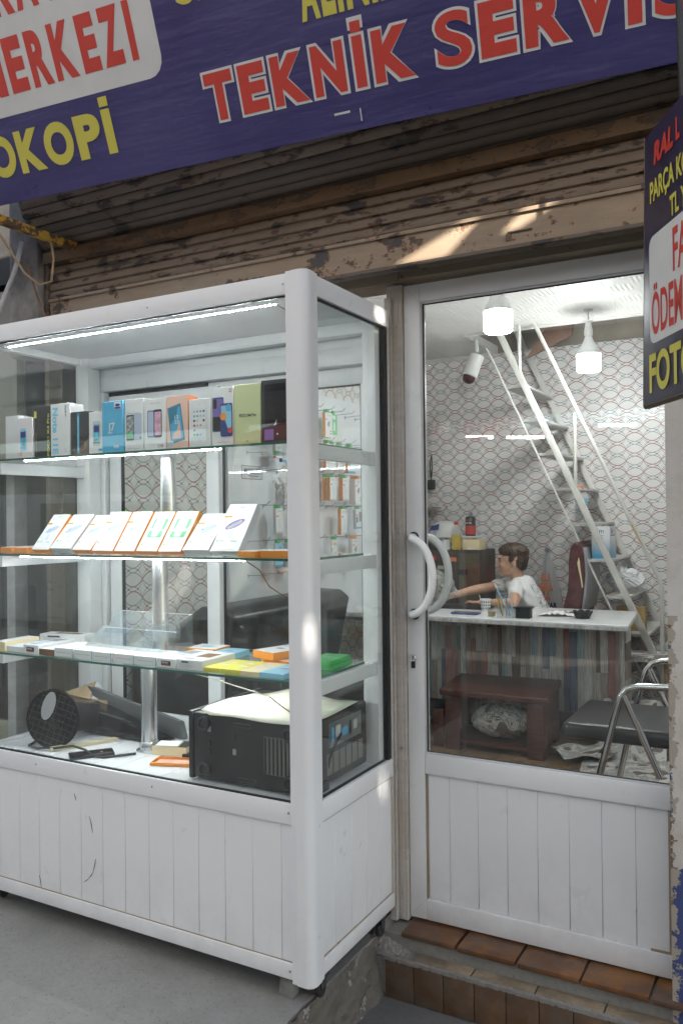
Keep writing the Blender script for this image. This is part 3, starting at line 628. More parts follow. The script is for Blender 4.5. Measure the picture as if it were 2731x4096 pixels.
# ------------------------------------------------------------------ left side: striped arm, wires
ar = thing('awning_arm', 'rusty yellow painted awning arm sticking out beside the plaster pillar', 'bracket', (-1.33, .43, 2.40))
kid(ar, 'bar', MB().box(-1.345, -1.315, -.6, .438, 2.388, 2.418, 'bracket_yellow'), bevel=.003)
kid(ar, 'wall_plate', MB().box(-1.37, -1.29, .428, .4372, 2.35, 2.45, 'rust'), bevel=.003)
tag(MB().tube([(-1.33, .02, 2.388), (-1.35, .12, 2.31), (-1.37, .20, 2.25), (-1.38, .28, 2.225), (-1.37, .33, 2.25), (-1.345, .32, 2.33), (-1.335, .30, 2.39)], .0045, 'cardboard', 8).build('wire', smooth=True), 'beige wire looping down from the yellow arm', 'wire')
tag(MB().tube([(-1.50, .30, 2.42), (-1.52, .28, 2.3), (-1.56, .24, 2.15), (-1.60, .22, 1.9)], .009, 'plaster_grey', 8).build('pipe', smooth=True), 'grey conduit running down beside the plaster pillar', 'pipe')
tag(MB().tube([(-1.49, .31, 2.35), (-1.45, .33, 2.2), (-1.40, .345, 2.08), (-1.38, .35, 2.02)], .004, 'brown', 8).build('wire', smooth=True), 'thin brown wire hanging against the plaster pillar', 'wire')
# ------------------------------------------------------------------ phone boxes on the top shelf
def carton(name, label, cat, x0, x1, y0, d, z0, h, front, side=None, top=None, prints=None, group=None, rz=0):
    side = side or front; top = top or side
    cx, cy = (x0+x1)/2, y0+d/2; w = x1-x0
    t = thing(name, label, cat, (cx, cy, z0), R(rz), group) if rz else thing(name, label, cat, (cx, cy, z0), 0, group)
    t['_o'] = (0, 0, 0)
    b = MB(); X, Y = w/2-.0006, d/2
    b.box(-X, X, -Y, Y, .0005, h, side); b.k = [b.mi(side)]*6
    b.k[2] = b.mi(front); b.k[1] = b.mi(top)
    kid(t, 'carton', b, bevel=.0011, seg=1)
    if prints:
        F = Frame((-X, -Y, 0), (1, 0, 0), (0, 0, 1)); F.n = Vector((0, -1, 0)); p = MB(); prints(F, p, w-.0012, h); kid(t, 'print', p)
    return t
mat('wht_gloss', (.80, .80, .80), .28); mat('scr', (.05, .10, .28), .3); mat('screen_mix', (.10, .45, .62), .3, var=(60, .7)); mat('photo_mix', (.35, .38, .38), .4, var=(90, .8))
mat('pinkscr', (.68, .38, .50), .35, var=(40, .5)); mat('black_box', (.028, .026, .026), .35); mat('j7blue', (.09, .44, .70), .35); mat('pocogreen', (.62, .67, .36), .4); mat('salmonbox', (.84, .56, .46), .4); mat('orange_red', (.80, .22, .08), .4)
def phone(F, p, a0, a1, b0, b1, body, scr, rad=.006, brd=.003, lift=.0006):
    F.rect(p, a0, a1, b0, b1, body, lift, rad); F.rect(p, a0+brd, a1-brd, b0+brd*2.4, b1-brd*2.4, scr, lift+.0004)
def p_pink(F, p, w, h):
    phone(F, p, .22*w, .62*w, .18*h, .74*h, 'sky_blue', 'screen_mix', .008, .004); F.rect(p, .26*w, .58*w, .52*h, .66*h, 'navy', .0013); F.disc(p, .27*w, .12*h, .008, 'salmon')
def p_x4(F, p, w, h):
    F.text(p, 'POCO X4 Pro', .93*w, .03*h, .011, 'yellow', .55*h*1.48, .012, rot=90); F.rect(p, .0, .012, .78*h, .91*h, 'yellow'); F.rect(p, .10*w, .12*w, .08*h, .5*h, 'gold')
def p_n11e(F, p, w, h):
    F.text(p, 'Note 11E', .12*w, .93*h, .024, 'cyan', .88*h, .035, rot=-90); F.text(p, 'Redmi', .74*w, .95*h, .008, 'ink', .20*h, .01, rot=-90); F.text(p, '5G', .74*w, .15*h, .006, 'faint', .08*h, 0, rot=-90)
def p_blk(F, p, w, h):
    F.rect(p, .36*w, .50*w, .04*h, .97*h, 'teal', .0006, .004); F.rect(p, .39*w, .47*w, .1*h, .9*h, 'cyan', .0010, .003); F.disc(p, .65*w, .22*h, .017, 'brown'); F.disc(p, .65*w, .22*h, .014, 'black_box', .001); F.text(p, 'ITT', .06*w, .08*h, .010, 'grey', .018)
def p_sam(F, p, w, h):
    phone(F, p, .28*w, .84*w, .19*h, .78*h, 'lightgrey', 'screen_mix', .008, .005); F.rect(p, .36*w, .76*w, .52*h, .66*h, 'navy', .0013); F.rect(p, .33*w, .8*w, .255*h, .275*h, 'black', .0013); F.disc(p, .82*w, .10*h, .010, 'blue', .0006, .004)
def p_j7(F, p, w, h):
    F.text(p, 'J7', .30*w, .43*h, .026, 'white', .030, .02); F.text(p, 'Pro', .36*w, .375*h, .008, 'white', .014, .02); F.rect(p, .52*w, .88*w, .05*h, .17*h, 'blue', .0006, .002); F.text(p, 'KVK', .57*w, .09*h, .009, 'white', .024, .04)
    F.rect(p, .60*w, .92*w, .84*h, .98*h, 'white', .0006, .003); F.disc(p, .76*w, .92*h, .011, 'navy', .0010, .005); F.rect(p, .62*w, .90*w, .845*h, .885*h, 'navy', .001); F.text(p, 'Samsung Galaxy J7', .09*w, .45*h, .006, 'sky_blue', .085, 0, rot=90)
def p_htc(F, p, w, h):
    F.rect(p, .48*w, .90*w, .22*h, .72*h, 'faintblue', .0005, .003); phone(F, p, .10*w, .50*w, .22*h, .70*h, 'black', 'photo_mix', .003, .002); F.rect(p, .14*w, .46*w, .26*h, .36*h, 'palegreen', .0014); F.disc(p, .84*w, .26*h, .003, 'black', .001); F.text(p, 'HTC Desire', .18*w, .05*h, .005, 'faint', .05)
    F.rect(p, .12*w, .82*w, .725*h, .732*h, 'grey')
def p_lg(F, p, w, h):
    F.rect(p, .16*w, .50*w, .26*h, .78*h, 'scr', .0005, .006); F.rect(p, .19*w, .45*w, .28*h, .76*h, 'faintblue', .0010, .005); phone(F, p, .46*w, .82*w, .25*h, .79*h, 'black', 'pinkscr', .006, .003)
    F.text(p, 'LG', .78*w, .11*h, .009, 'grey', .014, .03, rot=180); F.disc(p, .83*w, .085*h, .0055, 'pinkscr'); F.text(p, 'LG K11 Plus', .76*w, .93*h, .006, 'faint', .044, 0, rot=180)
def p_salmon(F, p, w, h):
    q = MB(); c = [(.10, .16), (.82, .08), (.66, .86), (.02, .78)]
    for sc2, m, l in ((1, 'teal', .0006), (.86, 'blue', .0010)): p.poly([F.p((.45+(a-.45)*sc2)*w, (.47+(b-.47)*sc2)*h, l) for a, b in ((.24, .10), (.86, .17), (.66, .86), (.06, .78))], m)
    p.poly([F.p(a*w, b*h, .0013) for a, b in ((.26, .2), (.7, .2), (.62, .55), (.50, .36), (.34, .30))], 'salmonbox'); p.poly([F.p(a*w, b*h, .0013) for a, b in ((.13, .74), (.18, .45), (.45, .60), (.56, .80), (.40, .82))], 'teal')
    F.text(p, '12', .40*w, .57*h, .011, 'white', .016, .01, .0016); F.text(p, '23', .40*w, .48*h, .011, 'white', .016, .01, .0016); F.rect(p, .06*w, .34*w, .04*h, .16*h, 'lightgrey', .0016, .006); F.rect(p, .09*w, .31*w, .06*h, .14*h, 'faintblue', .0019, .004)
def p_iph(F, p, w, h):
    F.rect(p, .12*w, .84*w, .06*h, .93*h, 'lightgrey', .0004, .012); F.rect(p, .128*w, .832*w, .065*h, .925*h, 'wht_gloss', .0008, .012); F.rect(p, .16*w, .80*w, .20*h, .80*h, 'faintblue', .0010); F.rect(p, .165*w, .795*w, .203*h, .797*h, 'wht_gloss', .0013)
    cs = ['cyan', 'faint', 'grey', 'scr', 'blue', 'grey', 'faintblue', 'cyan', 'dark', 'lightgrey', 'white', 'dark', 'red', 'cyan', 'orange', 'white', 'grey', 'white', 'white', 'white', 'palegreen', 'blue', 'sky_blue', 'white']
    for i, c in enumerate(cs):
        a, b = .22+.145*(i % 4), .72-.095*(i//4); F.rect(p, a*w, (a+.09)*w, b*h, (b+.045)*h, c, .0016, .002)
    F.disc(p, .48*w, .13*h, .006, 'lightgrey', .0011); F.disc(p, .48*w, .13*h, .005, 'wht_gloss', .0014); F.rect(p, .43*w, .53*w, .875*h, .880*h, 'grey', .0011)
def p_rn11(F, p, w, h):
    phone(F, p, .05*w, .57*w, .25*h, .83*h, 'scr', 'purple', .006, .002); F.rect(p, .06*w, .56*w, .26*h, .50*h, 'dark', .0012); F.rect(p, .10*w, .26*w, .64*h, .80*h, 'black', .0014, .004)
    phone(F, p, .42*w, .96*w, .16*h, .72*h, 'navy', 'sky_blue', .006, .003, .0016); F.disc(p, .56*w, .50*h, .012, 'orange', .0022); F.disc(p, .80*w, .64*h, .011, 'blue', .0022); F.disc(p, .86*w, .26*h, .009, 'red', .0022)
    p.poly([F.p(a*w, b*h, .0021) for a, b in ((.45, .19), (.93, .19), (.93, .22), (.75, .30), (.62, .45), (.45, .44))], 'navy'); F.rect(p, .80*w, .93*w, .90*h, .96*h, 'red', .0006, .004); F.rect(p, .83*w, .90*w, .915*h, .945*h, 'white', .0010); F.text(p, 'Redmi Note 11', .26*w, .06*h, .004, 'grey', .045)
def p_m4(F, p, w, h): F.text(p, 'POCO M4 Pro', .20*w, .46*h, .009, 'ink', .062, .025); F.rect(p, .12*w, .9*w, .035*h, .039*h, 'gold'); F.rect(p, .46*w, .54*w, .05*h, .075*h, 'gold')
def p_blk2(F, p, w, h):
    F.rect(p, .10*w, .94*w, .04*h, .95*h, 'dark', .0006, .006); F.rect(p, .14*w, .9*w, .28*h, .93*h, 'black_gloss', .0010, .005); F.rect(p, .12*w, .46*w, .05*h, .22*h, 'purple', .0011); F.disc(p, .60*w, .14*h, .003, 'lightgrey', .0012); p.poly([F.p(a*w, b*h, .0014) for a, b in ((.46, .27), (.56, .29), (.58, .37))], 'lightgrey')
Z1 = SH[0]
L = [('white plain phone box at the far end of the top shelf', -1.342, -1.273, .161, 'wht_gloss', None, None, .095, .085),
 ('pale pink phone box printed with a small blue phone', -1.262, -1.178, .146, 'pinkwhite', None, p_pink, .05, .068),
 ('dark brown phone box with yellow lettering up its edge', -1.175, -1.092, .182, 'black_box', None, p_x4, .05, .072),
 ('white phone box with large light blue lettering running down', -1.090, -.994, .184, 'wht_gloss', None, p_n11e, .062, .07),
 ('black phone box with a blue streak down its middle', -.992, -.907, .150, 'black_box', None, p_blk, .06, .07),
 ('small white phone box showing a round cornered phone, next to the bright blue box', -.9065, -.841, .144, 'wht_gloss', None, p_sam, .055, .07),
 ('bright blue phone box with white numerals', -.840, -.745, .172, 'j7blue', None, p_j7, .06, .064),
 ('white phone box with a black and a pale phone beside the bright blue box', -.744, -.661, .174, 'wht_gloss', None, p_htc, .07, .07),
 ('white phone box standing upside down with a pink screened phone', -.660, -.567, .167, 'wht_gloss', None, p_lg, .05, .07),
 ('salmon pink phone box with a slanted teal phone', -.566, -.477, .169, 'salmonbox', 'orange_red', p_salmon, .05, .07),
 ('white phone box printed with rows of coloured app icons', -.475, -.388, .153, 'wht_gloss', None, p_iph, .05, .07),
 ('tall white phone box with dark blue and light blue phones', -.386, -.301, .182, 'wht_gloss', None, p_rn11, .06, .07),
 ('plain lime green phone box on the top shelf', -.300, -.202, .183, 'pocogreen', None, p_m4, .05, .07),
 ('black glossy phone box beside the cabinet column', -.200, -.104, .188, 'black_box', None, p_blk2, .05, .07)]
for lb, a, b, h, m, sd, pr, d, y in L: carton('phone_box', lb, 'box', a, b, y, d, Z1+.0006, h, m, sd, None, pr, 'phone boxes on the top glass shelf')
# ------------------------------------------------------------------ charger boxes leaning back on the middle shelf
Z2 = SH[1]+.0006
mat('chg_front', (.80, .80, .80), .35)
def leaner(label, x0, x1, ln, ang, th, side, z_off, design):
    """box tilted back: front face starts at y=.075 and leans to +y"""
    w = x1-x0; t = thing('charger_box', label, 'box', ((x0+x1)/2, .075+th*math.sin(R(ang)), Z2), 0, 'charger boxes leaning on the middle shelf', rot=(-(math.pi/2-R(ang)), 0, 0))
    b = MB().box(-w/2+.0006, w/2-.0006, -th, 0, 0, ln, side); b.k[2] = b.mi('chg_front'); kid(t, 'carton', b, bevel=.0012, seg=1)
    F = Frame((-w/2, -th, 0), (1, 0, 0), (0, 0, 1)); F.n = Vector((0, -1, 0)); p = MB(); h = ln
    F.text(p, 'Divex', .5*w, .90*h, .009, 'grey', .030, .005, center=True); F.text(p, 'High Speed Wall Charger', .5*w, .845*h, .005, 'faint', .068, 0, center=True)
    F.text(p, 'Universal Travel Wall Charger', .5*w, .03*h, .0042, 'faint', .066, 0, center=True)
    if design in ('bulb', 'dark'):
        F.rect(p, .02*w, .30*w, .70*h, .745*h, 'orange' if side == 'orange' else 'gold', .0007)
        m = 'faintblue' if design == 'bulb' else 'purple'
        p.poly([F.p((.5+.33*math.cos(t2)*math.cos(.5)-.13*math.sin(t2)*math.sin(.5))*w, (.56+.33*math.cos(t2)*math.sin(.5)*w/h+.13*math.sin(t2)*math.cos(.5)*w/h)*h, .0007) for t2 in [k*math.pi/8 for k in range(16)]], m)
        if design == 'dark': p.poly([F.p(a*w, b*h, .001) for a, b in ((.26, .5), (.34, .44), (.74, .60), (.68, .66))], 'grey')
        F.rect(p, .30*w, .37*w, .545*h, .56*h, 'ink', .0010); F.rect(p, .78*w, .92*w, .64*h, .648*h, 'grey', .001); F.rect(p, .80*w, .94*w, .615*h, .622*h, 'grey', .001)
        F.disc(p, .13*w, .21*h, .004, 'palegreen', .0007); F.rect(p, .2*w, .36*w, .205*h, .22*h, 'faint', .0007); F.rect(p, .58*w, .80*w, .20*h, .215*h, 'faint', .0007); F.rect(p, .44*w, .47*w, .27*h, .42*h, 'faintblue', .0007); F.rect(p, .52*w, .55*w, .27*h, .42*h, 'faintblue', .0007)
    else:
        F.rect(p, .20*w, .86*w, .34*h, .80*h, 'palegreen', .0007, .004); F.rect(p, .30*w, .72*w, .50*h, .79*h, 'white', .0012, .006); F.rect(p, .38*w, .66*w, .36*h, .49*h, 'white', .0012, .004)
        F.rect(p, .20*w, .86*w, .34*h, .80*h, 'plastic_film', .0020); F.disc(p, .15*w, .17*h, .004, 'palegreen', .0007); F.rect(p, .02*w, .12*w, .12*h, .28*h, 'cream', .0007)
    kid(t, 'print', p)
    tb = MB(); tb.tube([(-.012, -th/2, ln), (-.010, -th/2, ln+.008), (.010, -th/2, ln+.008), (.012, -th/2, ln)], .0022, 'green', 6); kid(t, 'hang_tab', tb)
LE = [('charger box with orange edge, first of the leaning row', -1.200, -1.112, .163, 50, 'orange', 'bulb'), ('grey edged charger box leaning second in the row', -1.108, -1.003, .165, 46, 'lightgrey', 'bulb'),
 ('orange edged charger box leaning third in the row', -.998, -.910, .165, 46, 'orange', 'bulb'), ('orange edged charger box leaning fourth in the row', -.905, -.808, .163, 54, 'orange', 'bulb'),
 ('orange edged charger box leaning fifth in the row, just before the green fronted ones', -.803, -.712, .163, 54, 'orange', 'bulb'), ('first charger box with green front and white plug under film', -.707, -.616, .163, 53, 'orange', 'plug'),
 ('second charger box with green front, its orange side in view', -.612, -.517, .163, 53, 'orange', 'plug'), ('grey edged charger box leaning just after the green fronted ones', -.512, -.408, .160, 46, 'lightgrey', 'bulb'),
 ('tall white charger box with dark plug picture at the end of the row', -.402, -.293, .182, 54, 'lightgrey', 'dark')]
for lb, a, b, ln, an, sd, ds in LE: leaner(lb, a, b, ln, an, .022 if sd == 'orange' else .028, sd, 0, ds)
def flat(name, label, x0, x1, y0, y1, z0, h, top, side, rz=0, prints=None, group='boxes lying on the glass shelves'):
    cx, cy = (x0+x1)/2, (y0+y1)/2; t = thing(name, label, 'box', (cx, cy, z0), R(rz), group); t['_o'] = (0, 0, 0)
    X, Y = (x1-x0)/2, (y1-y0)/2; b = MB().box(-X, X, -Y, Y, .0004, h, side); b.k[1] = b.mi(top); kid(t, 'carton', b, bevel=.0010, seg=1)
    if prints:
        p = MB(); prints(Frame((-X, -Y, h), (1, 0, 0), (0, 1, 0)), Frame((-X, -Y, 0), (1, 0, 0), (0, 0, 1)), p, 2*X, 2*Y, h); kid(t, 'print', p)
    return t
flat('charger_box', 'white box with orange edge lying flat at the far end of the middle shelf', -1.345, -1.285, .06, .22, Z2, .022, 'chg_front', 'orange')
flat('charger_box', 'white box with orange edge lying flat beside the first leaning box', -1.283, -1.215, .07, .22, Z2, .021, 'chg_front', 'orange')
flat('charger_box', 'orange edged white box lying flat beside the cabinet column', -.205, -.105, .060, .20, Z2, .021, 'chg_front', 'orange', 4)
flat('charger_box', 'orange edged white box lying flat next to the tall white charger box', -.283, -.212, .062, .20, Z2, .019, 'chg_front', 'orange', -5)
# ------------------------------------------------------------------ lowest shelf: boxes lying flat
Z3 = SH[2]+.0006; mat('palebox', (.78, .79, .82), .4)
def pr_edge(T, E, p, w, d, h):   # blue edge lines, folded flap
    T.rect(p, .02*w, .98*w, .97*d, .99*d, 'blue', .0005); E.rect(p, .96*w, .995*w, 0, h, 'blue', .0005); T.rect(p, .2*w, .7*w, .3*d, .34*d, 'faint', .0005)
    E.rect(p, .1*w, .88*w, .48*h, .52*h, 'faint', .0005)
def pr_protech(T, E, p, w, d, h):
    E.rect(p, .22*w, .74*w, .25*h, .75*h, 'black', .0005, .002); E.text(p, 'PROTECH', .27*w, .50*h, .0045, 'white', .026, .03, .0009); E.rect(p, .28*w, .68*w, .36*h, .42*h, 'red', .0009)
    T.rect(p, .12*w, .75*w, .55*d, .85*d, 'grey', .0005); T.rect(p, .14*w, .6*w, .1*d, .3*d, 'faintblue', .0005); T.text(p, '113', .2*w, .38*d, .012, 'ink', .03, .02)
def pr_txt(T, E, p, w, d, h):
    for k in range(5): E.rect(p, .08*w, (.5+.08*(k % 3))*w, (.16+.13*k)*h, (.20+.13*k)*h, 'faint', .0005)
    E.rect(p, .18*w, .45*w, .68*h, .86*h, 'ink', .0006); T.rect(p, .25*w, .8*w, .35*d, .75*d, 'brown', .0005); T.rect(p, .1*w, .5*w, .12*d, .16*d, 'ink', .0005)
def pr_yel(T, E, p, w, d, h):
    for b in (.35, .62): T.rect(p, .25*w, .62*w, b*d, (b+.14)*d, 'lightgrey', .0005, .004); T.rect(p, .45*w, .8*w, (b+.02)*d, (b+.08)*d, 'white', .0008, .003)
    E.rect(p, .3*w, .7*w, .3*h, .36*h, 'gold', .0005)
def pr_sml(T, E, p, w, d, h): T.rect(p, .3*w, .6*w, .45*d, .6*d, 'faint', .0005); T.rect(p, .1*w, .7*w, .8*d, .86*d, 'faint', .0005)
def pr_tea(T, E, p, w, d, h): T.rect(p, .3*w, .7*w, .3*d, .6*d, 'sky_blue', .0005); E.text(p, 'Basic', .2*w, .3*h, .008, 'white', .03, .02)
B3 = [('cream_box', 'cream coloured box at the far end of the lowest shelf', -1.40+.035, -1.305, .045, .20, .034, 'paper', 'cream', 0, None), ('cable_box', 'pale blue and white box second from the far end of the lowest shelf', -1.302, -1.216, .05, .21, .021, 'palebox', 'palebox', 0, pr_sml),
 ('cable_box', 'white box with black logo label near the far end of the lowest shelf', -1.213, -1.138, .048, .23, .032, 'palebox', 'wht_gloss', 0, pr_protech), ('cable_box', 'thin box with a dark brown end on the lowest shelf', -1.135, -1.062, .050, .22, .022, 'palebox', 'brown', 0, pr_sml),
 ('cable_box', 'white carton with folded flap next to the dark ended box', -1.058, -.968, .048, .19, .032, 'paper', 'wht_gloss', 0, pr_edge), ('cable_box', 'blue edged white carton below the acrylic stand, beside the folded flap one', -.962, -.878, .048, .18, .031, 'palebox', 'wht_gloss', 0, pr_edge),
 ('cable_box', 'white carton in the middle below the acrylic stand', -.876, -.792, .048, .18, .030, 'paper', 'wht_gloss', 0, pr_edge), ('cable_box', 'blue edged white carton under the front lip of the acrylic stand', -.786, -.694, .050, .18, .030, 'palebox', 'wht_gloss', 0, pr_edge),
 ('cable_box', 'white carton with blue corner next to the logo box', -.692, -.600, .050, .18, .029, 'paper', 'wht_gloss', 0, pr_edge), ('cable_box', 'white box with black logo label near the yellow boxes', -.594, -.520, .048, .24, .029, 'palebox', 'wht_gloss', 0, pr_protech),
 ('charger_box', 'white box with printed text and orange edge beside the yellow boxes', -.515, -.415, .050, .22, .031, 'wht_gloss', 'wht_gloss', 0, pr_txt), ('cable_box', 'first thin lime yellow box on the lowest shelf', -.408, -.343, .046, .20, .015, 'yellow', 'yellow', 0, pr_yel),
 ('cable_box', 'second thin lime yellow box on the lowest shelf', -.341, -.273, .046, .20, .015, 'yellow', 'yellow', 0, pr_yel), ('cable_box', 'thin amber yellow box beside the lime yellow ones', -.271, -.200, .046, .20, .015, 'cream', 'cream', 0, pr_yel),
 ('cable_box', 'thin sky blue box beside the cabinet column', -.198, -.110, .044, .19, .0165, 'sky_blue', 'sky_blue', -2, pr_sml)]
for nm, lb, a, b, y0, y1, h, tp, sd, rz, pr in B3: flat(nm, lb, a, b, y0, y1, Z3, h, tp, sd, rz, pr)
flat('cable_box', 'long white box lying crosswise at the back of the lowest shelf', -1.36, -1.16, .26, .33, Z3, .036, 'wht_gloss', 'wht_gloss', 12, pr_txt)
flat('charger_box', 'orange box behind the acrylic stand', -.66, -.545, .27, .37, Z3, .026, 'paper', 'orange', 6, pr_tea)
flat('cable_box', 'small light blue box behind the orange box', -.545, -.455, .25, .36, Z3, .020, 'sky_blue', 'sky_blue', 4, pr_sml)
flat('charger_box', 'white box with orange end lying on top of an orange box', -.335, -.23, .215, .36, Z3+.0185, .026, 'wht_gloss', 'orange', -18, pr_sml)
flat('charger_box', 'orange box under the white one behind the amber box', -.315, -.16, .225, .36, Z3, .018, 'wht_gloss', 'orange', -8, None)
flat('cable_box', 'green box by the bracket, lower one', -.145, -.062, .23, .37, Z3, .014, 'green', 'green', 0, None)
flat('cable_box', 'green box by the bracket, upper one', -.150, -.066, .225, .365, Z3+.0145, .014, 'green', 'green', 2, pr_sml)
# acrylic stand
ac = thing('acrylic_stand', 'clear acrylic tilted display stand standing on the lowest shelf', 'stand', (-.80, .17, Z3))
zt = SH[2]
kid(ac, 'front_ledge', MB().hexa([(-.985, .115, zt+.033), (-.645, .115, zt+.033), (-.645, .118, zt+.033), (-.985, .118, zt+.033)], [(-.985, .20, zt+.088), (-.645, .20, zt+.088), (-.645, .203, zt+.088), (-.985, .203, zt+.088)], 'acrylic'))
kid(ac, 'back_ledge', MB().hexa([(-.985, .20, zt+.070), (-.645, .20, zt+.070), (-.645, .203, zt+.070), (-.985, .203, zt+.070)], [(-.985, .285, zt+.138), (-.645, .285, zt+.138), (-.645, .288, zt+.138), (-.985, .288, zt+.138)], 'acrylic'))
for y, z in ((.2015, .0885), (.2865, .1385), (.1165, .0325)): kid(ac, 'edge_glint', box(-.985, -.645, y-.0016, y+.0016, zt+z-.0004, zt+z+.0012, 'white'))  # white bars stand in for light caught along the acrylic edges
for x in (-.986, -.648): kid(ac, 'side_panel', MB().prism([(.118, zt), (.288, zt), (.288, zt+.137), (.205, zt+.069), (.205, zt+.087), (.118, zt+.032)], 'X', x, x+.003, 'acrylic'))
# ------------------------------------------------------------------ bottom compartment
FZc = .4862
pc = thing('computer_tower', 'black computer tower lying on its side with its feet to the front', 'computer', (-.28, .26, FZc))
ang = R(2)
x0, x1, y0, y1, z0, z1 = -.472, -.058, .075, .455, FZc+.012, .700
kid(pc, 'case', box(x0, x1, y0, y1, z0, z1, 'dark'), bevel=.006)
kid(pc, 'front_bezel', box(x0-.018, x0-.0005, y0-.004, y1+.002, z0-.006, z1+.004, 'black'), bevel=.006)
for x, z in ((x0+.045, z0+.030), (x0+.045, z1-.030), (x1-.055, z0+.030), (x1-.055, z1-.030)):
    f = kid(pc, 'foot', MB().lathe([(.022, 0), (.022, .010), (.018, .013), (.014, .012), (.012, .006), (.004, .006)], (x, y0-.001, z), 'rubber', 20, (0, -1, 0)), smooth=True)
mat('meshgrey', (.16, .155, .14), .6); gv = MB().box(-.205, -.078, y0-.0022, y0-.0004, z0+.045, z1-.045, 'meshgrey')
kid(pc, 'dust_filter', gv)
for k in range(9): kid(pc, 'filter_rib', box(-.202+.0142*k, -.197+.0142*k, y0-.0045, y0-.0024, z0+.047, z1-.047, 'rubber'))
for x, z in ((-.415, .645), (-.415, .60), (-.415, .575), (-.32, .63), (-.32, .585)): kid(pc, 'slot', box(x, x+.012, y0-.002, y0-.0003, z, z+.018, 'grey' if z in (.645, .585) else 'black'))
for x, z in ((-.315, .672), (-.30, .508)): kid(pc, 'label_recess', MB().box(x, x+.062, y0-.0018, y0-.0003, z, z+.011, 'meshgrey').box(x+.001, x+.061, y0-.0026, y0-.0019, z+.001, z+.010, 'black'), bevel=0)
rp = MB(); RFm = Frame((x1, y0, z0), (0, 1, 0), (0, 0, 1)); RFm.n = Vector((1, 0, 0))
RFm.rect(rp, .13, .34, .105, .18, 'steel', .001, .002); RFm.rect(rp, .145, .16, .12, .165, 'blue', .002); RFm.rect(rp, .17, .20, .13, .165, 'lightgrey', .002); RFm.rect(rp, .21, .25, .125, .15, 'blue', .002); RFm.rect(rp, .26, .27, .12, .165, 'black', .002); RFm.rect(rp, .285, .31, .13, .16, 'lightgrey', .002)
RFm.rect(rp, .10, .36, .02, .095, 'rubber', .001)
kid(pc, 'port_panel', rp)
for k in range(6): kid(pc, 'expansion_slot', box(x1+.0012, x1+.0024, y0+.115+.04*k, y0+.147+.04*k, z0+.026, z0+.088, 'meshgrey'))
# sheet of paper on the tower
pp = MB(); nx, ny = 12, 8
for j in range(ny+1):
    for i in range(nx+1):
        a, b = i/nx, j/ny; x = -.43+.385*a-.01*b; y = .062+.30*b+.03*a*b
        z = .7065+.004*math.sin(5*a+3*b)**2+(.03*max(0, (b-.75)*4)*max(0, 1-abs(a-.45)*3))+.018*max(0, .08-a)*10*(1-b)
        if b == 0: z -= .006
        pp.v.append(Vector((x, y, z)))
for j in range(ny):
    for i in range(nx): q = j*(nx+1)+i; pp.f.append([q, q+1, q+nx+2, q+nx+1]); pp.k.append(0)
pp.mi(mat('paper_cream', (.80, .78, .66), .75)); o = pp.build('paper_sheet', smooth=True); tag(o, 'cream paper sheet spread over the computer tower', 'paper')
md = o.modifiers.new('solid', 'SOLIDIFY'); md.thickness = .0012
o = MB().tube([(-.07, .20, .505), (-.05, .20, .58), (-.045, .23, .62), (-.05, .27, .635)], .004, 'black', 8).build('power_cable', smooth=True); tag(o, 'black power cable plugged into the back of the computer tower', 'cable')
tag(MB().box(-.115, -.047, .13, .19, FZc, .515, 'dark').build('power_brick', bevel=.006), 'dark power adapter on the cabinet floor by the side glass', 'adapter')
# lying monitor with round foot
mo = thing('monitor', 'old black monitor lying down with its round foot turned to the front', 'monitor', (-1.05, .25, FZc))
dc = Vector((-1.165, .135, .590)); dn_ = Vector((.30, -.95, .10)).normalized()
kid(mo, 'round_foot', MB().lathe([(.095, -.010), (.104, -.006), (.106, 0), (.104, .003), (.098, .003), (.097, -.001), (.0, -.001)], dc, 'black_gloss', 36, dn_), smooth=True)
rbs = MB(); q = Vector((0, 0, 1)).rotation_difference(dn_)
for k in range(-4, 5):
    L_ = math.sqrt(.095**2-(k*.022)**2); n0 = len(rbs.v); rbs.box(-L_, L_, k*.022-.0012, k*.022+.0012, -.0009, .0022, 'rubber'); rbs.box(k*.022-.0012, k*.022+.0012, -L_, L_, -.0008, .0021, 'rubber')
rbs.tf(Matrix.Translation(dc) @ q.to_matrix().to_4x4()); kid(mo, 'foot_ribs', rbs)
wt = MB(); wt.lathe([(.0, .0022), (.024, .0022), (.025, .004), (.0, .0045)], (0, 0, 0), 'grey', 20); wt.tf(Matrix.Translation(dc) @ q.to_matrix().to_4x4() @ Matrix.Translation((-.03, .038, 0)) @ Matrix.Diagonal((1, 2.1, 1, 1))); kid(mo, 'foot_pad', wt, smooth=True)
hb = MB(); hb.lathe([(.020, -.001), (.020, .004), (.015, .004), (.014, .001)], (0, 0, 0), 'black', 20); hb.tf(Matrix.Translation(dc) @ q.to_matrix().to_4x4() @ Matrix.Translation((.012, -.018, 0))); kid(mo, 'foot_hub', hb, smooth=True)
kid(mo, 'neck', MB().hexa([(-1.20, .16, .53), (-1.14, .16, .53), (-1.14, .18, .64), (-1.20, .18, .64)], [(-1.18, .31, .52), (-1.12, .31, .52), (-1.12, .33, .61), (-1.18, .33, .61)], 'black'), bevel=.01)
kid(mo, 'screen_back', MB().hexa([(-1.28, .325, .495), (-.86, .320, .489), (-.82, .42, .489), (-1.26, .43, .495)], [(-1.26, .335, .585), (-1.02, .330, .560), (-.84, .345, .520), (-1.22, .43, .60)], 'black_gloss'), bevel=.012)
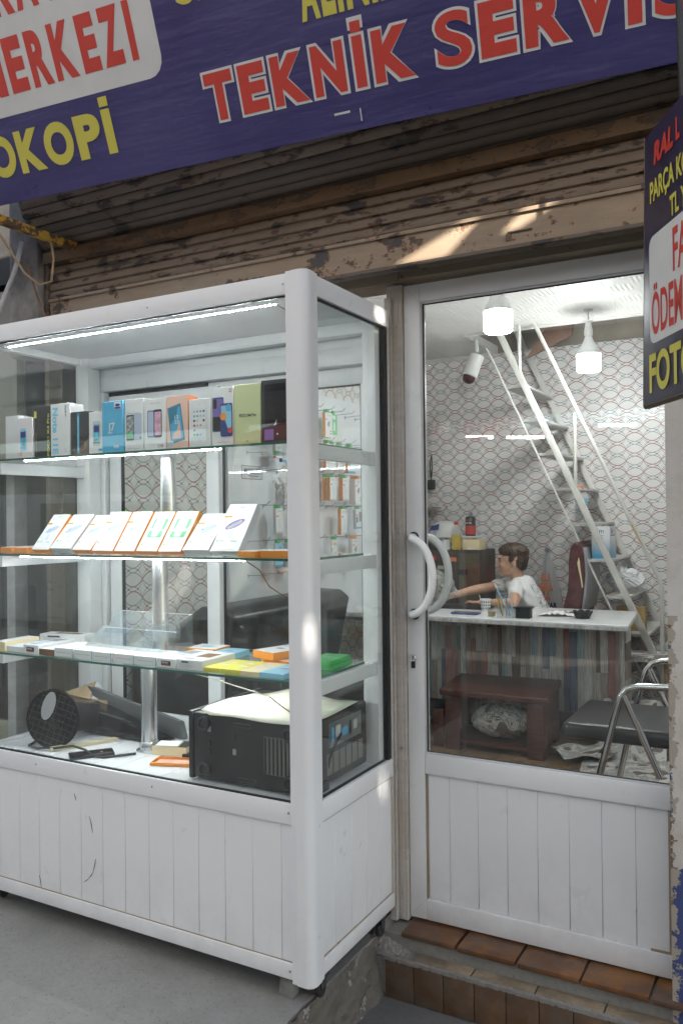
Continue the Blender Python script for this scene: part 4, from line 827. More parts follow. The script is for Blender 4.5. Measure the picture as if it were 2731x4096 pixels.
kid(mo, 'screen_frame', MB().hexa([(-1.30, .432, .492), (-.80, .424, .488), (-.80, .448, .488), (-1.30, .458, .492)], [(-1.29, .400, .655), (-.815, .405, .562), (-.80, .425, .558), (-1.28, .424, .652)], mat('greyplastic', (.11, .11, .115), .4)), bevel=.005)
mc = [(-1.28, .16, .490), (-1.25, .10, .492), (-1.19, .085, .493), (-1.12, .10, .498), (-1.06, .13, .506), (-1.00, .13, .500), (-.94, .11, .491), (-.90, .115, .4905), (-.86, .16, .491), (-.83, .20, .491)]
tag(MB().tube(mc, .0042, 'rubber', 8).build('monitor_cable', smooth=True), 'black cable snaking across the cabinet floor in front of the monitor', 'cable')
def slabphone(name, label, cat, c, sx, sy, h, rz, m, cam=True):
    t = thing(name, label, cat, (c[0], c[1], c[2]), R(rz)); t['_o'] = (0, 0, 0)
    kid(t, 'body', box(-sx/2, sx/2, -sy/2, sy/2, 0, h, m), bevel=.003)
    if cam: kid(t, 'camera_ring', MB().lathe([(.007, 0), (.007, .0008), (.005, .001), (.0, .001)], (0, sy*.22, h), 'chrome', 16))
    return t
slabphone('phone', 'black smartphone lying on the cabinet floor', 'phone', (-.965, .125, FZc), .072, .15, .010, -38, 'black_gloss')
slabphone('phone_cover', 'yellowed clear phone cover lying on edge behind the smartphone', 'cover', (-1.08, .20, FZc), .024, .24, .014, -28, mat('old_plastic', (.52, .47, .32), .4), False)
oc_ = thing('phone_case', 'orange bumper phone case on the cabinet floor', 'case', (-.64, .185, FZc), R(-72)); oc_['_o'] = (0, 0, 0)
kid(oc_, 'bumper', MB().box(-.038, -.033, -.075, .075, 0, .011, 'orange').box(.033, .038, -.075, .075, 0, .011, 'orange').box(-.033, .033, -.075, -.070, 0, .011, 'orange').box(-.033, .033, .070, .075, 0, .011, 'orange'), bevel=.002)
kid(oc_, 'back_sheet', box(-.0328, .0328, -.0698, .0698, .001, .0025, 'salmon'))
slabphone('phone_case', 'black phone case leaning by the orange bumper', 'case', (-.60, .30, FZc), .075, .15, .012, -75, 'black', True)
flat('phone_box', 'small cream edged phone box with dark printed top behind the steel tube', -.79, -.66, .24, .32, FZc, .032, 'black_box', 'cream', 14, None, None)
flat('phone_box', 'white phone box lid by the steel tube', -.775, -.69, .235, .29, FZc+.0325, .006, 'paper', 'paper', 20, None, None)
cb = thing('cardboard_box', 'open cardboard box flap standing behind the monitor', 'carton', (-1.26, .42, FZc))
kid(cb, 'box_wall', box(-1.38, -1.17, .405, .465, FZc, .60, 'cardboard'))
kid(cb, 'flap', MB().hexa([(-1.39, .38, .60), (-1.25, .395, .60), (-1.25, .40, .60), (-1.39, .385, .60)], [(-1.35, .35, .625), (-1.245, .42, .665), (-1.245, .425, .665), (-1.35, .355, .625)], 'cardboard'))
kid(cb, 'flap', MB().hexa([(-1.25, .40, .60), (-1.17, .42, .60), (-1.17, .424, .60), (-1.25, .404, .60)], [(-1.242, .425, .664), (-1.235, .43, .655), (-1.235, .434, .655), (-1.242, .429, .664)], 'lightgrey'))
tp = [(-.50, .09, .818), (-.42, .10, .806), (-.33, .10, .79), (-.25, .10, .777), (-.20, .10, .768)]
tag(MB().tube(tp, .005, 'ledtape', 6, .2).build('led_tape'), 'loose yellowed led tape drooping under the lowest shelf', 'light strip')
tag(MB().tube([(-.20, .10, .768), (-.17, .10, .75), (-.12, .10, .725)], .0016, 'brown', 6).build('cable'), 'thin brown cable at the end of the loose led tape', 'cable')
# ------------------------------------------------------------------ shop interior
# bulbs
def bulb(label, x, y, zc, drop):
    t = thing('light_bulb', label, 'bulb', (x, y, zc), 0, 'hanging led bulbs')
    kid(t, 'diffuser', MB().lathe([(.064, -.055), (.070, -.050), (.0725, -.02), (.073, .045), (.0, .045)][:4]+[(.072, .048)], (x, y, zc), 'bulbglow', 28), smooth=True)
    kid(t, 'housing', MB().lathe([(.0715, .0485), (.066, .075), (.045, .11), (.030, .135), (.022, .16), (.020, .165)], (x, y, zc), 'white', 24), smooth=True)
    kid(t, 'socket', MB().lathe([(.021, .1655), (.026, .172), (.026, .20), (.019, .235), (.016, .25), (.030, .256), (.030, .262), (.008, .265)], (x, y, zc), 'plastic_white', 20), smooth=True)
    kid(t, 'rod', MB().tube([(x, y, zc+.262), (x, y, CZ-.002)], .0045, 'steel', 8))
    kid(t, 'ceiling_rose', MB().lathe([(.030, -.004), (.028, -.010), (.012, -.014)], (x, y, CZ), 'grey', 16))
bulb('glowing bulb hanging close behind the top of the door', -.13, 2.10, 2.295, 0); bulb('glowing bulb hanging from a rod in front of the handrail', .062, 3.30, 2.255, 0)
# stair ladder
sr = thing('ladder_stair', 'steep white painted steel stair with handrail rising to the loft', 'stair', (.3, 3.9, FZ))
def XS(z, off=0): return .373+(.466-z)*.458+off
def bar(y0, y1, wx, off, zt, zb, m='stairpaint'):
    return MB().hexa([(XS(zb, off), y0, zb), (XS(zb, off)+wx, y0, zb), (XS(zb, off)+wx, y1, zb), (XS(zb, off), y1, zb)], [(XS(zt, off), y0, zt), (XS(zt, off)+wx, y0, zt), (XS(zt, off)+wx, y1, zt), (XS(zt, off), y1, zt)], m)
kid(sr, 'stringer', bar(3.49, 3.515, .046, -.020, 2.70, FZ), bevel=.003)
kid(sr, 'stringer', bar(4.24, 4.26, .046, -.048, 2.80, FZ), bevel=.003)
kid(sr, 'rear_rail', bar(3.50, 3.510, .014, -.138, 2.46, FZ), bevel=.002)
for i in range(11):
    z = 2.19-.2355*i
    if z < FZ+.05: break
    a = XS(z)-.135; kid(sr, 'tread', MB().box(a, a+.150, 3.522, 4.234, z-.018, z, 'stairpaint').box(a+.1505, a+.153, 3.53, 4.23, z-.016, z-.002, 'lightgrey'), bevel=.002)
Hx = lambda z: .435-(z-.891)*.4535
kid(sr, 'handrail', MB().tube([(Hx(2.75), 3.50, 2.75), (Hx(.891), 3.50, .891), (.445, 3.50, .85), (.445, 3.50, FZ)], .0135, 'stairpaint', 12), smooth=True)
kid(sr, 'handrail_post', MB().tube([(-.077, 3.50, 1.97), (-.076, 3.50, 1.46)], .0120, 'stairpaint', 10), smooth=True)
kid(sr, 'handrail_post', MB().tube([(-.44, 3.50, 2.76), (-.44, 3.50, 2.28)], .0120, 'stairpaint', 10), smooth=True)
kid(sr, 'chipped_paint', MB().tube([(Hx(1.235)-.004, 3.4835, 1.235), (Hx(1.21)-.004, 3.4832, 1.21), (Hx(1.10)+.003, 3.4845, 1.10)], [.007, .004, .002], 'gold', 6), smooth=True)
# pipe stub lamp near the ceiling
sp = thing('spotlight', 'off white tube spotlight with dark red glass near the ceiling', 'spotlight', (-.86, 3.75, 2.40))
ax_ = Vector((-.30, -.20, -.93)).normalized()
kid(sp, 'tube', MB().lathe([(.050, 0), (.054, .004), (.054, .16), (.048, .165)], (-.83, 3.76, 2.47), 'plastic_white', 20, ax_), smooth=True)
kid(sp, 'glass', MB().lathe([(.040, .13), (.046, .165), (.044, .19), (.034, .208), (.016, .218)], (-.83, 3.76, 2.47), mat('redglass', (.06, .015, .015), .1), 20, ax_), smooth=True)
kid(sp, 'mount', MB().tube([(-.83, 3.76, 2.49), (-.84, 3.77, 2.588)], .014, 'plastic_white', 10))
# brown cloth/cardboard piece at the loft opening
o = MB().hexa([(-.55, 4.0, 2.45), (-.22, 4.05, 2.60), (-.20, 4.06, 2.70), (-.40, 4.0, 2.66)], [(-.55, 4.03, 2.45), (-.22, 4.08, 2.60), (-.20, 4.09, 2.70), (-.40, 4.03, 2.66)], mat('leather_brown', (.16, .085, .05), .55, var=(9, .3))).build('leather_flap', bevel=.008); tag(o, 'brown flap hanging at the stair opening under the ceiling', 'flap')
# ------------------------------------------------------------------ desk
dk = thing('desk', 'white topped counter with a front of weathered coloured planks', 'desk', (-.5, 3.1, FZ))
DZ = .700; DY0, DY1 = 2.69, 3.40
mat('desk_top', (.74, .74, .74), .22, var=(3, .08)); mat('edge_film', (.62, .62, .60), .4, var=(7, .5, (4, 1, 1)))
kid(dk, 'top', MB().hexa([(-1.46, DY0, DZ-.036), (.385, DY0, DZ-.036), (.318, DY1, DZ-.036), (-1.46, DY1, DZ-.036)], [(-1.46, DY0, DZ), (.385, DY0, DZ), (.318, DY1, DZ), (-1.46, DY1, DZ)], 'desk_top'), bevel=.010, seg=3)
kid(dk, 'edge_strip', box(-1.455, .37, DY0-.002, DY0-.0003, DZ-.030, DZ-.012, 'edge_film'))
kid(dk, 'carcass', MB().box(-1.45, .27, 3.225, 3.25, FZ+.14, DZ-.038, 'brown').box(.245, .27, 3.251, 3.39, FZ+.14, DZ-.038, 'brown').box(-1.45, .20, 3.30, 3.32, FZ, FZ+.139, 'black'))
PC = [((.56, .54, .50), .22), ((.64, .63, .60), .2), ((.38, .32, .27), .16), ((.17, .13, .105), .14), ((.16, .28, .32), .1), ((.34, .46, .50), .07), ((.36, .16, .13), .08), ((.12, .15, .24), .05), ((.46, .42, .36), .1)]
pm = [mat('plank_%d' % i, c, .55, var=(26, .45, (5, 5, .35))) for i, (c, _) in enumerate(PC)]
x = -1.45; pk = 0
unit = None
while x < .265:
    wd = random.choice((.026, .032, .040, .046)); wd = min(wd, .2695-x); z = FZ+.145
    while z < DZ-.045:
        hgt = min(random.choice((.16, .26, .34, .5)), DZ-.040-z)
        if DZ-.040-(z+hgt) < .06: hgt = DZ-.040-z
        m = random.choices(pm, [q for _, q in PC])[0]
        if unit is None: unit = {}
        if m.name not in unit:
            o = MB().box(0, 1, 0, 1, 0, 1, m).build('plank', dk, world=False); unit[m.name] = o.data
        else:
            o = bpy.data.objects.new('plank', unit[m.name]); col.objects.link(o); o.parent = dk
        o.scale = (wd-.0015, .008+random.uniform(0, .003), hgt-.0015); o.location = Vector((x, 3.2235-o.scale[1], z))-Vector(dk['_o']); z += hgt
    x += wd
for i in range(5):   # end wall boards on the right hand
    o = bpy.data.objects.new('plank', unit[pm[i % 4].name]); col.objects.link(o); o.parent = dk; o.scale = (.008, .16, .11); o.location = Vector((.2705, 3.225, FZ+.145+.112*i))-Vector(dk['_o'])
# things on the desk
def D(x, y): return (x, y, DZ+.0004)
t = thing('keyboard', 'black keyboard under the boy\'s hands', 'keyboard', D(-.74, 3.15), R(4)); t['_o'] = (0, 0, 0)
kid(t, 'tray', box(-.20, .20, -.075, .075, 0, .016, 'black'), bevel=.004)
ks = MB()
for r_i in range(5):
    for c_i in range(15): ks.box(-.190+.0253*c_i, -.168+.0253*c_i, -.062+.025*r_i, -.041+.025*r_i, .0162, .022, 'dark')
kid(t, 'keys', ks)['kind'] = 'stuff'
t = thing('phone', 'dark blue phone lying at the front of the desk', 'phone', D(-.60, 2.845), R(-2)); t['_o'] = (0, 0, 0); kid(t, 'body', box(-.085, .085, -.038, .038, 0, .012, 'scr'), bevel=.004); kid(t, 'screen', box(-.078, .078, -.034, .034, .0121, .0128, 'black_gloss'))
t = thing('paper_cup', 'patterned paper coffee cup on the desk beside the boy', 'cup', D(-.536, 3.03)); b0 = D(-.536, 3.03)
kid(t, 'cup', MB().lathe([(.026, 0), (.026, .002), (.036, .078), (.034, .078), (.025, .004)], b0, 'paper', 22), smooth=True); rl = MB()
for k in range(9):
    for q_ in range(3):
        a = -2.9+k*.34; zz = .014+.02*q_; rr_ = .0268+.0001+(zz/.078)*.0102
        rl.add([(b0[0]+rr_*math.cos(a), b0[1]+rr_*math.sin(a), b0[2]+zz), (b0[0]+rr_*math.cos(a+.16), b0[1]+rr_*math.sin(a+.16), b0[2]+zz), (b0[0]+(rr_+.0018)*math.cos(a+.16), b0[1]+(rr_+.0018)*math.sin(a+.16), b0[2]+zz+.013), (b0[0]+(rr_+.0018)*math.cos(a), b0[1]+(rr_+.0018)*math.sin(a), b0[2]+zz+.013)], [(0, 1, 2, 3)], 'ink')
kid(t, 'cup_print', rl); kid(t, 'stirrer', MB().tube([(b0[0]-.005, b0[1], DZ+.01), (b0[0]-.05, b0[1]+.02, DZ+.10)], .0025, 'lightgrey', 6))
t = thing('tumbler', 'small clear glass with tea between the cup and pen holder', 'glass', D(-.415, 2.79)); b0 = D(-.415, 2.79)
kid(t, 'glass', MB().lathe([(.024, 0), (.028, .055), (.027, .055), (.023, .003)], b0, 'acrylic', 18), smooth=True); kid(t, 'drink', MB().lathe([(.022, .004), (.0245, .032)], b0, 'gold', 18), smooth=True)
t = thing('pen_holder', 'clear square holder full of pens and brushes on the desk', 'pen holder', D(-.318, 2.765))
kid(t, 'holder', MB().box(-.37, -.367, 2.735, 2.795, DZ+.0004, DZ+.075, 'acrylic').box(-.269, -.266, 2.735, 2.795, DZ+.0004, DZ+.075, 'acrylic').box(-.367, -.269, 2.735, 2.738, DZ+.0004, DZ+.075, 'acrylic').box(-.367, -.269, 2.792, 2.795, DZ+.0004, DZ+.075, 'acrylic'))
for nm, a, b, r2, m in (('brush', (-.30, 2.77, DZ+.01), (-.385, 2.775, DZ+.185), .005, 'sky_blue'), ('pen', (-.29, 2.76, DZ+.01), (-.325, 2.77, DZ+.135), .004, 'blue'), ('stick', (-.34, 2.765, DZ+.01), (-.37, 2.76, DZ+.12), .004, 'gold'), ('stick', (-.335, 2.755, DZ+.01), (-.355, 2.75, DZ+.115), .004, 'gold'), ('pen', (-.32, 2.775, DZ+.01), (-.322, 2.78, DZ+.10), .004, 'orange'), ('pen', (-.285, 2.78, DZ+.01), (-.295, 2.785, DZ+.14), .0035, 'lightgrey')):
    kid(t, nm, MB().tube([a, b], r2, m, 8))
kid(t, 'brush_tip', MB().tube([(-.380, 2.775, DZ+.175), (-.392, 2.776, DZ+.20)], [.007, .006], 'white', 8))
t = thing('desk_organizer', 'small black box next to the pen holder', 'organizer', D(-.222, 2.80)); kid(t, 'box', MB().box(-.265, -.18, 2.77, 2.83, DZ+.0004, DZ+.055, 'dark').box(-.270, -.17, 2.765, 2.836, DZ+.0555, DZ+.066, 'black'), bevel=.002)
ts = MB(); nx, ny = 14, 6
for j in range(ny+1):
    for i in range(nx+1): ts.v.append(Vector((-.175+.20*i/nx, 2.90+.15*j/ny+.05*i/nx, DZ+.004+.022*abs(math.sin(i*1.3+j*.7))*math.sin(math.pi*(i+.5)/(nx+1)))))
for j in range(ny):
    for i in range(nx): q_ = j*(nx+1)+i; ts.f.append([q_, q_+1, q_+nx+2, q_+nx+1]); ts.k.append(0)
ts.mi('paper'); tag(ts.build('tissue'), 'crumpled white tissue on the desk', 'tissue')
t = thing('wallet', 'dark red wallet on the desk by the tissue', 'wallet', D(-.03, 3.06)); kid(t, 'body', box(-.07, .0, 3.02, 3.10, DZ+.0004, DZ+.016, 'maroon'), bevel=.004)
t = thing('ashtray', 'black notched ashtray bowl near the stair end of the desk', 'ashtray', D(.09, 2.92))
bw = MB(); n_ = 24
prof = [(.040, 0), (.058, .045), (.053, .045), (.036, .006)]
for i, (r2, h2) in enumerate(prof):
    for j in range(n_): hh = h2-(.009 if h2 > .03 and j % 3 == 0 else 0); bw.v.append(Vector((.09+r2*math.cos(2*math.pi*j/n_), 2.92+r2*math.sin(2*math.pi*j/n_), DZ+.0006+hh)))
for i in range(3):
    for j in range(n_): bw.f.append([i*n_+j, i*n_+(j+1) % n_, (i+1)*n_+(j+1) % n_, (i+1)*n_+j]); bw.k.append(0)
bw.f.append(list(range(n_))[::-1]); bw.f.append(list(range(3*n_, 4*n_))); bw.k += [0, 0]; bw.mi('dark'); kid(t, 'bowl', bw)
# ------------------------------------------------------------------ back left corner
cbt = thing('side_cupboard', 'dark brown cupboard with packets against the back wall behind the desk', 'cupboard', (-1.12, 4.1, FZ))
kid(cbt, 'carcass', MB().box(-1.40, -.885, 3.92, 4.28, FZ, 1.045, mat('dark_wood', (.055, .035, .025), .6, var=(12, .4))), bevel=.004)
for i in range(4): kid(cbt, 'shelf_packet', MB().box(-1.30+.085*i, -1.235+.085*i, 3.895, 3.918, (.97, .90, .96, .86)[i], (1.0, .925, .99, .90)[i], ('signred', 'grey', 'orange_red', 'dark')[i]))
kid(cbt, 'side_panel', box(-1.05, -.887, 3.905, 3.9195, .30, 1.02, mat('khaki', (.10, .085, .05), .6, var=(8, .4))))
CT = 1.0455
o = MB().box(-1.42, -.94, 3.96, 4.26, 1.1385, 1.150, 'plastic_white').build('wall_shelf', bevel=.002); tag(o, 'small white shelf above the brown cupboard', 'shelf')
t = thing('oil_bottle', 'plastic bottle of yellow oil with red cap on the cupboard', 'bottle', (-1.08, 3.93+.02, CT)); b0 = (-1.08, 3.945, CT+.0005)
kid(t, 'oil', MB().lathe([(.033, 0), (.036, .01), (.036, .10), (.034, .115)], b0, 'oil', 20), smooth=True); kid(t, 'bottle', MB().lathe([(.0365, .1155), (.035, .15), (.020, .185), (.014, .19)], b0, 'acrylic', 20), smooth=True); kid(t, 'cap', MB().lathe([(.016, .1905), (.016, .21), (.014, .212)], b0, 'red', 16), smooth=True)
t = thing('spray_bottle', 'dark grey bottle with red label on the small shelf', 'bottle', (-.985, 4.0, 1.151)); b0 = (-.985, 4.0, 1.1505)
kid(t, 'body', MB().lathe([(.036, 0), (.039, .006), (.039, .135), (.030, .148), (.016, .15)], b0, 'black_box', 22), smooth=True); kid(t, 'label', MB().lathe([(.0394, .012), (.0394, .078)], b0, 'signred', 22), smooth=True); kid(t, 'cap', MB().lathe([(.015, .1505), (.015, .178), (.012, .18)], b0, 'steel', 14), smooth=True)
lm = MB(); FL = Frame((-1.013, 3.9588, 1.243), (1, 0, 0), (0, 0, 1)); FL.n = Vector((0, -1, 0)); FL.text(lm, 'NATUR', .004, 0, .012, 'white', .048, .02); kid(t, 'lettering', lm)
lm = MB(); FL.text(lm, 'BERLIN', .006, .022, .010, 'signred', .044, .02); kid(t, 'lettering', lm)
t = thing('mug', 'white enamel mug on the cupboard', 'mug', (-1.165, 3.95, CT)); b0 = (-1.165, 3.955, CT+.0005)
kid(t, 'body', MB().lathe([(.032, 0), (.036, .004), (.037, .074), (.0385, .078), (.035, .078), (.034, .006)], b0, 'white', 22), smooth=True); kid(t, 'handle', MB().tube([(b0[0]+.03, b0[1]-.012, b0[2]+.064), (b0[0]+.055, b0[1]-.02, b0[2]+.06), (b0[0]+.060, b0[1]-.022, b0[2]+.04), (b0[0]+.05, b0[1]-.018, b0[2]+.02), (b0[0]+.031, b0[1]-.012, b0[2]+.015)], .005, 'white', 8), smooth=True)
t = thing('helmet', 'white rounded helmet with dark blue visor on the small shelf', 'helmet', (-1.22, 4.05, 1.151))
kid(t, 'shell', MB().lathe([(.115, 0), (.118, .02), (.11, .06), (.085, .095), (.045, .113), (.01, .117)], (-1.215, 4.08, 1.1505), 'plastic_white', 26), smooth=True); kid(t, 'visor', MB().hexa([(-1.31, 3.968, 1.19), (-1.23, 3.955, 1.20), (-1.225, 3.96, 1.245), (-1.30, 3.98, 1.225)], [(-1.31, 3.972, 1.19), (-1.23, 3.96, 1.20), (-1.225, 3.965, 1.245), (-1.30, 3.985, 1.225)], 'navy'))
tag(box(-1.04, -.90, 3.96, 4.10, CT+.0005, 1.125, 'cream').build('small_box', bevel=.003), 'small beige box beside the oil bottle', 'box')
t = thing('mouse', 'white computer mouse on top of the cupboard', 'mouse', (-.95, 3.94, CT)); kid(t, 'body', MB().lathe([(.010, 0), (.022, .003), (.021, .012), (.010, .018)], (0, 0, 0), 'white', 16).tf(Matrix.Translation((-.96, 3.94, CT+.0005)) @ Matrix.Diagonal((1.5, 1, 1, 1))), smooth=True)
def crumple(name, label, cat, c, r, m, seed, sq=(1, 1, 1), amp=.35, n=18):
    rnd = random.Random(seed); mb = MB(); ph = [(rnd.uniform(0, 6), rnd.uniform(2, 7), rnd.uniform(2, 7), rnd.uniform(.3, 1)) for _ in range(9)]
    for i in range(n+1):
        for j in range(2*n):
            a, b = math.pi*i/n, math.pi*j/n; k = sum(w_*math.sin(p_+f1*a*1.7+f2*math.cos(b)*1.5+f1*math.sin(b)) for p_, f1, f2, w_ in ph)/9
            d_ = 1+amp*(abs(k)*2.2-.5); v = Vector((math.sin(a)*math.cos(b)*sq[0], math.sin(a)*math.sin(b)*sq[1], math.cos(a)*sq[2]))*r*d_
            v.z = max(v.z, -r*sq[2]*.92); mb.v.append(Vector(c)+v)
    for i in range(n):
        for j in range(2*n): mb.f.append([i*2*n+j, i*2*n+(j+1) % (2*n), (i+1)*2*n+(j+1) % (2*n), (i+1)*2*n+j]); mb.k.append(0)
    mb.mi(m); o = mb.build(name, loc=(c[0], c[1], c[2]-r*sq[2]*.92), smooth=False); tag(o, label, cat); return o
crumple('plastic_bag', 'crumpled clear plastic bag lying on the desk in front of the cupboard', 'bag', (-1.00, 3.30, DZ+.115), .125, 'bag_film', 3, (1.35, .7, 1.0), .45, 22)
crumple('plastic_bag', 'crumpled white plastic bag stuffed on the lower stair tread', 'bag', (.17, 3.80, .862), .085, mat('bagwhite', (.66, .66, .67), .35), 5, (1.5, .8, .95), .4, 20)
crumple('plastic_bag', 'grey plastic bag on the floor behind the stair foot', 'bag', (.42, 3.75, .30), .14, mat('baggrey', (.40, .39, .38), .4), 8, (1.0, .8, 1.2), .4, 18)
crumple('plastic_bag', 'brown plastic sack under the stair', 'bag', (.12, 3.95, .36), .15, mat('bagbrown', (.16, .10, .075), .5), 11, (1.2, .8, 1.2), .35, 18)
tag(box(.14, .32, 3.66, 3.74, .53, .695, mat('yellowcarton', (.46, .32, .12), .7, var=(9, .3))).build('small_carton', bevel=.004), 'yellowish carton behind the counter end', 'carton')
# hanging bag
t = thing('hanging_bag', 'white carrier bag with orange print hanging on the back wall', 'bag', (-.49, 4.28, .56))
hb = MB(); nx, ny = 10, 12
for side in (0, 1):
    for j in range(ny+1):
        for i in range(nx+1):
            v_ = j/ny; wd = .010+.088*min(1, v_*1.35)**.8; a = (i/nx*2-1); x = -.487+a*wd+.012*v_; z = 1.02-.46*v_; dy = (.018+.045*v_)*math.cos(a*1.45)+.006*math.sin(7*a+5*v_)
            hb.v.append(Vector((x, 4.322-(dy if side == 0 else .002), z)))
for side in (0, 1):
    o_ = side*(nx+1)*(ny+1)
    for j in range(ny):
        for i in range(nx): q_ = o_+j*(nx+1)+i; hb.f.append([q_, q_+1, q_+nx+2, q_+nx+1]); hb.k.append(0)
mat('bagfilm', (.62, .62, .63), .35, trans=.25); hb.mi('bagfilm'); kid(t, 'bag', hb, smooth=True)
bp_ = MB(); FB = Frame((-.56, 4.252, .55), (1, 0, 0), (0, 0, 1)); FB.n = Vector((0, -1, 0))
for tx, a, b, hh, ww in (('ALA', .035, .255, .060, .085), ('ISBA', .022, .18, .055, .11), ('IA', .055, .11, .055, .06)): FB.text(bp_, tx, a, b, hh, 'orange_red', ww, .03)
kid(t, 'print', bp_); bp_ = MB(); FB.text(bp_, 'VAR', .075, .05, .04, 'ink', .085, .04); kid(t, 'print', bp_)
kid(t, 'wall_hook', MB().lathe([(.018, 0), (.018, .03), (.010, .05)], (-.487, 4.329, 1.035), 'steel', 14, (0, -1, 0)), smooth=True)
# office chair
t = thing('office_chair', 'worn dark red leather office chair with torn edge behind the boy', 'chair', (-.12, 3.62, FZ))
sp_ = [(-.055, 1.125), (-.075, 1.13), (-.105, 1.09), (-.118, .98), (-.118, .90), (-.128, .80), (-.150, .72), (-.175, .62), (-.10, .56), (-.045, .66), (-.024, .80), (-.012, .92), (-.018, 1.05), (-.032, 1.11)]
mat('chairleather', (.085, .022, .022), .45, var=(12, .5), bmp=(30, .4, .004)); kid(t, 'backrest', MB().prism([(x+.005, z) for x, z in sp_], 'Y', 3.42, 3.86, 'chairleather'), bevel=.018, seg=3)
kid(t, 'back_shell', MB().prism([(-.030, 1.10), (-.014, 1.08), (.006, .92), (-.004, .80), (-.022, .68), (-.032, .70), (-.020, .82), (-.010, .92)], 'Y', 3.44, 3.84, 'grey'), bevel=.005)
kid(t, 'torn_lining', MB().prism([(-.043, 1.03), (-.036, 1.0), (-.034, .96), (-.026, .90), (-.018, .84), (-.024, .83), (-.034, .90), (-.045, .95), (-.052, .99)], 'Y', 3.4165, 3.4195, 'cream'))
kid(t, 'seat', box(-.62, -.12, 3.40, 3.88, .36, .45, 'chairleather'), bevel=.03, seg=3)
kid(t, 'gas_lift', MB().lathe([(.03, 0), (.03, .34)], (-.37, 3.64, .02), 'dark', 16))
for k in range(5): kid(t, 'leg', MB().tube([(-.37, 3.64, .04), (-.37+.28*math.cos(k*1.257+.3), 3.64+.28*math.sin(k*1.257+.3), -.03)], .02, 'black', 8))
# things on the stair
t = thing('printed_box', 'white and blue box marked 5m standing on a stair tread', 'box', (.07, 3.70, 1.0125)); 
mat('fade', (.5, .65, .75), .4)
def fade():
    m, nt, bs = newmat('fadeblue'); z = xyz(nt)[2]; f = ramp(nt, z, 1.14, 1.03); nt.links.new(mixc(nt, f, (.72, .73, .75), (.08, .36, .60)), bs.inputs['Base Color']); bs.inputs['Roughness'].default_value = .35
fade(); kid(t, 'carton', box(.0, .118, 3.60, 3.80, 1.0128, 1.222, 'fadeblue'), bevel=.002)
p = MB(); FF = Frame((.0, 3.60, 1.0128), (1, 0, 0), (0, 0, 1)); FF.n = Vector((0, -1, 0)); FF.text(p, '5m', .028, .168, .030, 'ink', .050, 0); kid(t, 'lettering', p); p = MB()
for k in range(5): FF.rect(p, .03, .03+.05*(1-.12*(k % 3)), .15-.014*k, .154-.014*k, 'faint')
FF.rect(p, .03, .075, .097, .102, 'ink'); kid(t, 'fine_print', p)
p = MB(); F2 = Frame((.118, 3.60, 1.0128), (0, 1, 0), (0, 0, 1)); F2.n = Vector((1, 0, 0)); F2.text(p, '5m', .02, .165, .034, 'ink', .07, 0); F2.rect(p, .02, .17, .15, .155, 'ink'); kid(t, 'lettering', p)
t = thing('water_bottle', 'clear water bottle with red cap standing on a stair tread', 'bottle', (-.085, 3.78, 1.2485)); b0 = (-.085, 3.70, 1.2495)
kid(t, 'bottle', MB().lathe([(.034, 0), (.040, .008), (.040, .06), (.037, .075), (.040, .09), (.040, .165), (.030, .20), (.014, .218), (.014, .225)], b0, 'acrylic', 22), smooth=True); kid(t, 'label', MB().lathe([(.0405, .125), (.0405, .165)], b0, 'sky_blue', 22), smooth=True); kid(t, 'cap', MB().lathe([(.0155, .2255), (.0155, .25), (.014, .252)], b0, 'orange_red', 16), smooth=True)
p = MB(); FW = Frame((b0[0]-.030, b0[1]-.0412, b0[2]+.132), (1, 0, 0), (0, 0, 1)); FW.n = Vector((0, -1, 0)); FW.rect(p, .006, .056, -.003, .028, 'white', .0002); FW.text(p, 'CANSU', .012, .006, .014, 'red', .042, .03); kid(t, 'lettering', p)
# ------------------------------------------------------------------ maroon side table with bag inside
t = thing('side_table', 'low dark red wooden table in front of the counter', 'table', (-.36, 2.86, FZ))
kid(t, 'top', MB().hexa([(-.675, 2.585, .245), (-.032, 2.585, .245), (-.10, 3.16, .245), (-.735, 3.10, .245)], [(-.675, 2.585, .285), (-.032, 2.585, .285), (-.10, 3.16, .285), (-.735, 3.10, .285)], 'maroon'), bevel=.010, seg=3)
for xa, ya in ((-.155, 2.60), (-.645, 2.60), (-.19, 3.0), (-.68, 3.0)): kid(t, 'leg', box(xa, xa+.095, ya, ya+.08, FZ, .2445, 'maroon'), bevel=.004)
kid(t, 'side_panel', MB().box(-.668, -.648, 2.68, 3.0, FZ+.04, .2445, 'maroon'), bevel=.003); kid(t, 'side_panel', MB().box(-.098, -.078, 2.68, 3.0, FZ+.04, .2445, 'maroon'), bevel=.003)
kid(t, 'bottom_shelf', box(-.647, -.0985, 2.62, 3.06, FZ+.035, FZ+.055, 'maroon'), bevel=.003)
kid(t, 'door_panel', box(-.72, -.655, 2.594, 2.612, FZ+.01, .16, 'maroon'), bevel=.006)
o = crumple('paper_bag', 'newspaper wrapped bundle with printed emblem inside the low table', 'bundle', (-.36, 2.77, .090), .135, 'newsprint', 21, (1.35, .85, .78), .16, 20)
tag(MB().lathe([(.035, 0), (.05, .01), (.05, .08), (.03, .09)], (-.45, 2.93, .10), 'dark', 18, (1, 0, 0)).build('motor', smooth=True), 'small dark round motor inside the low table', 'motor')
tag(box(-.44, -.30, 2.98, 2.99, .10, .23, 'paper').build('card'), 'white card standing inside the low table', 'card')
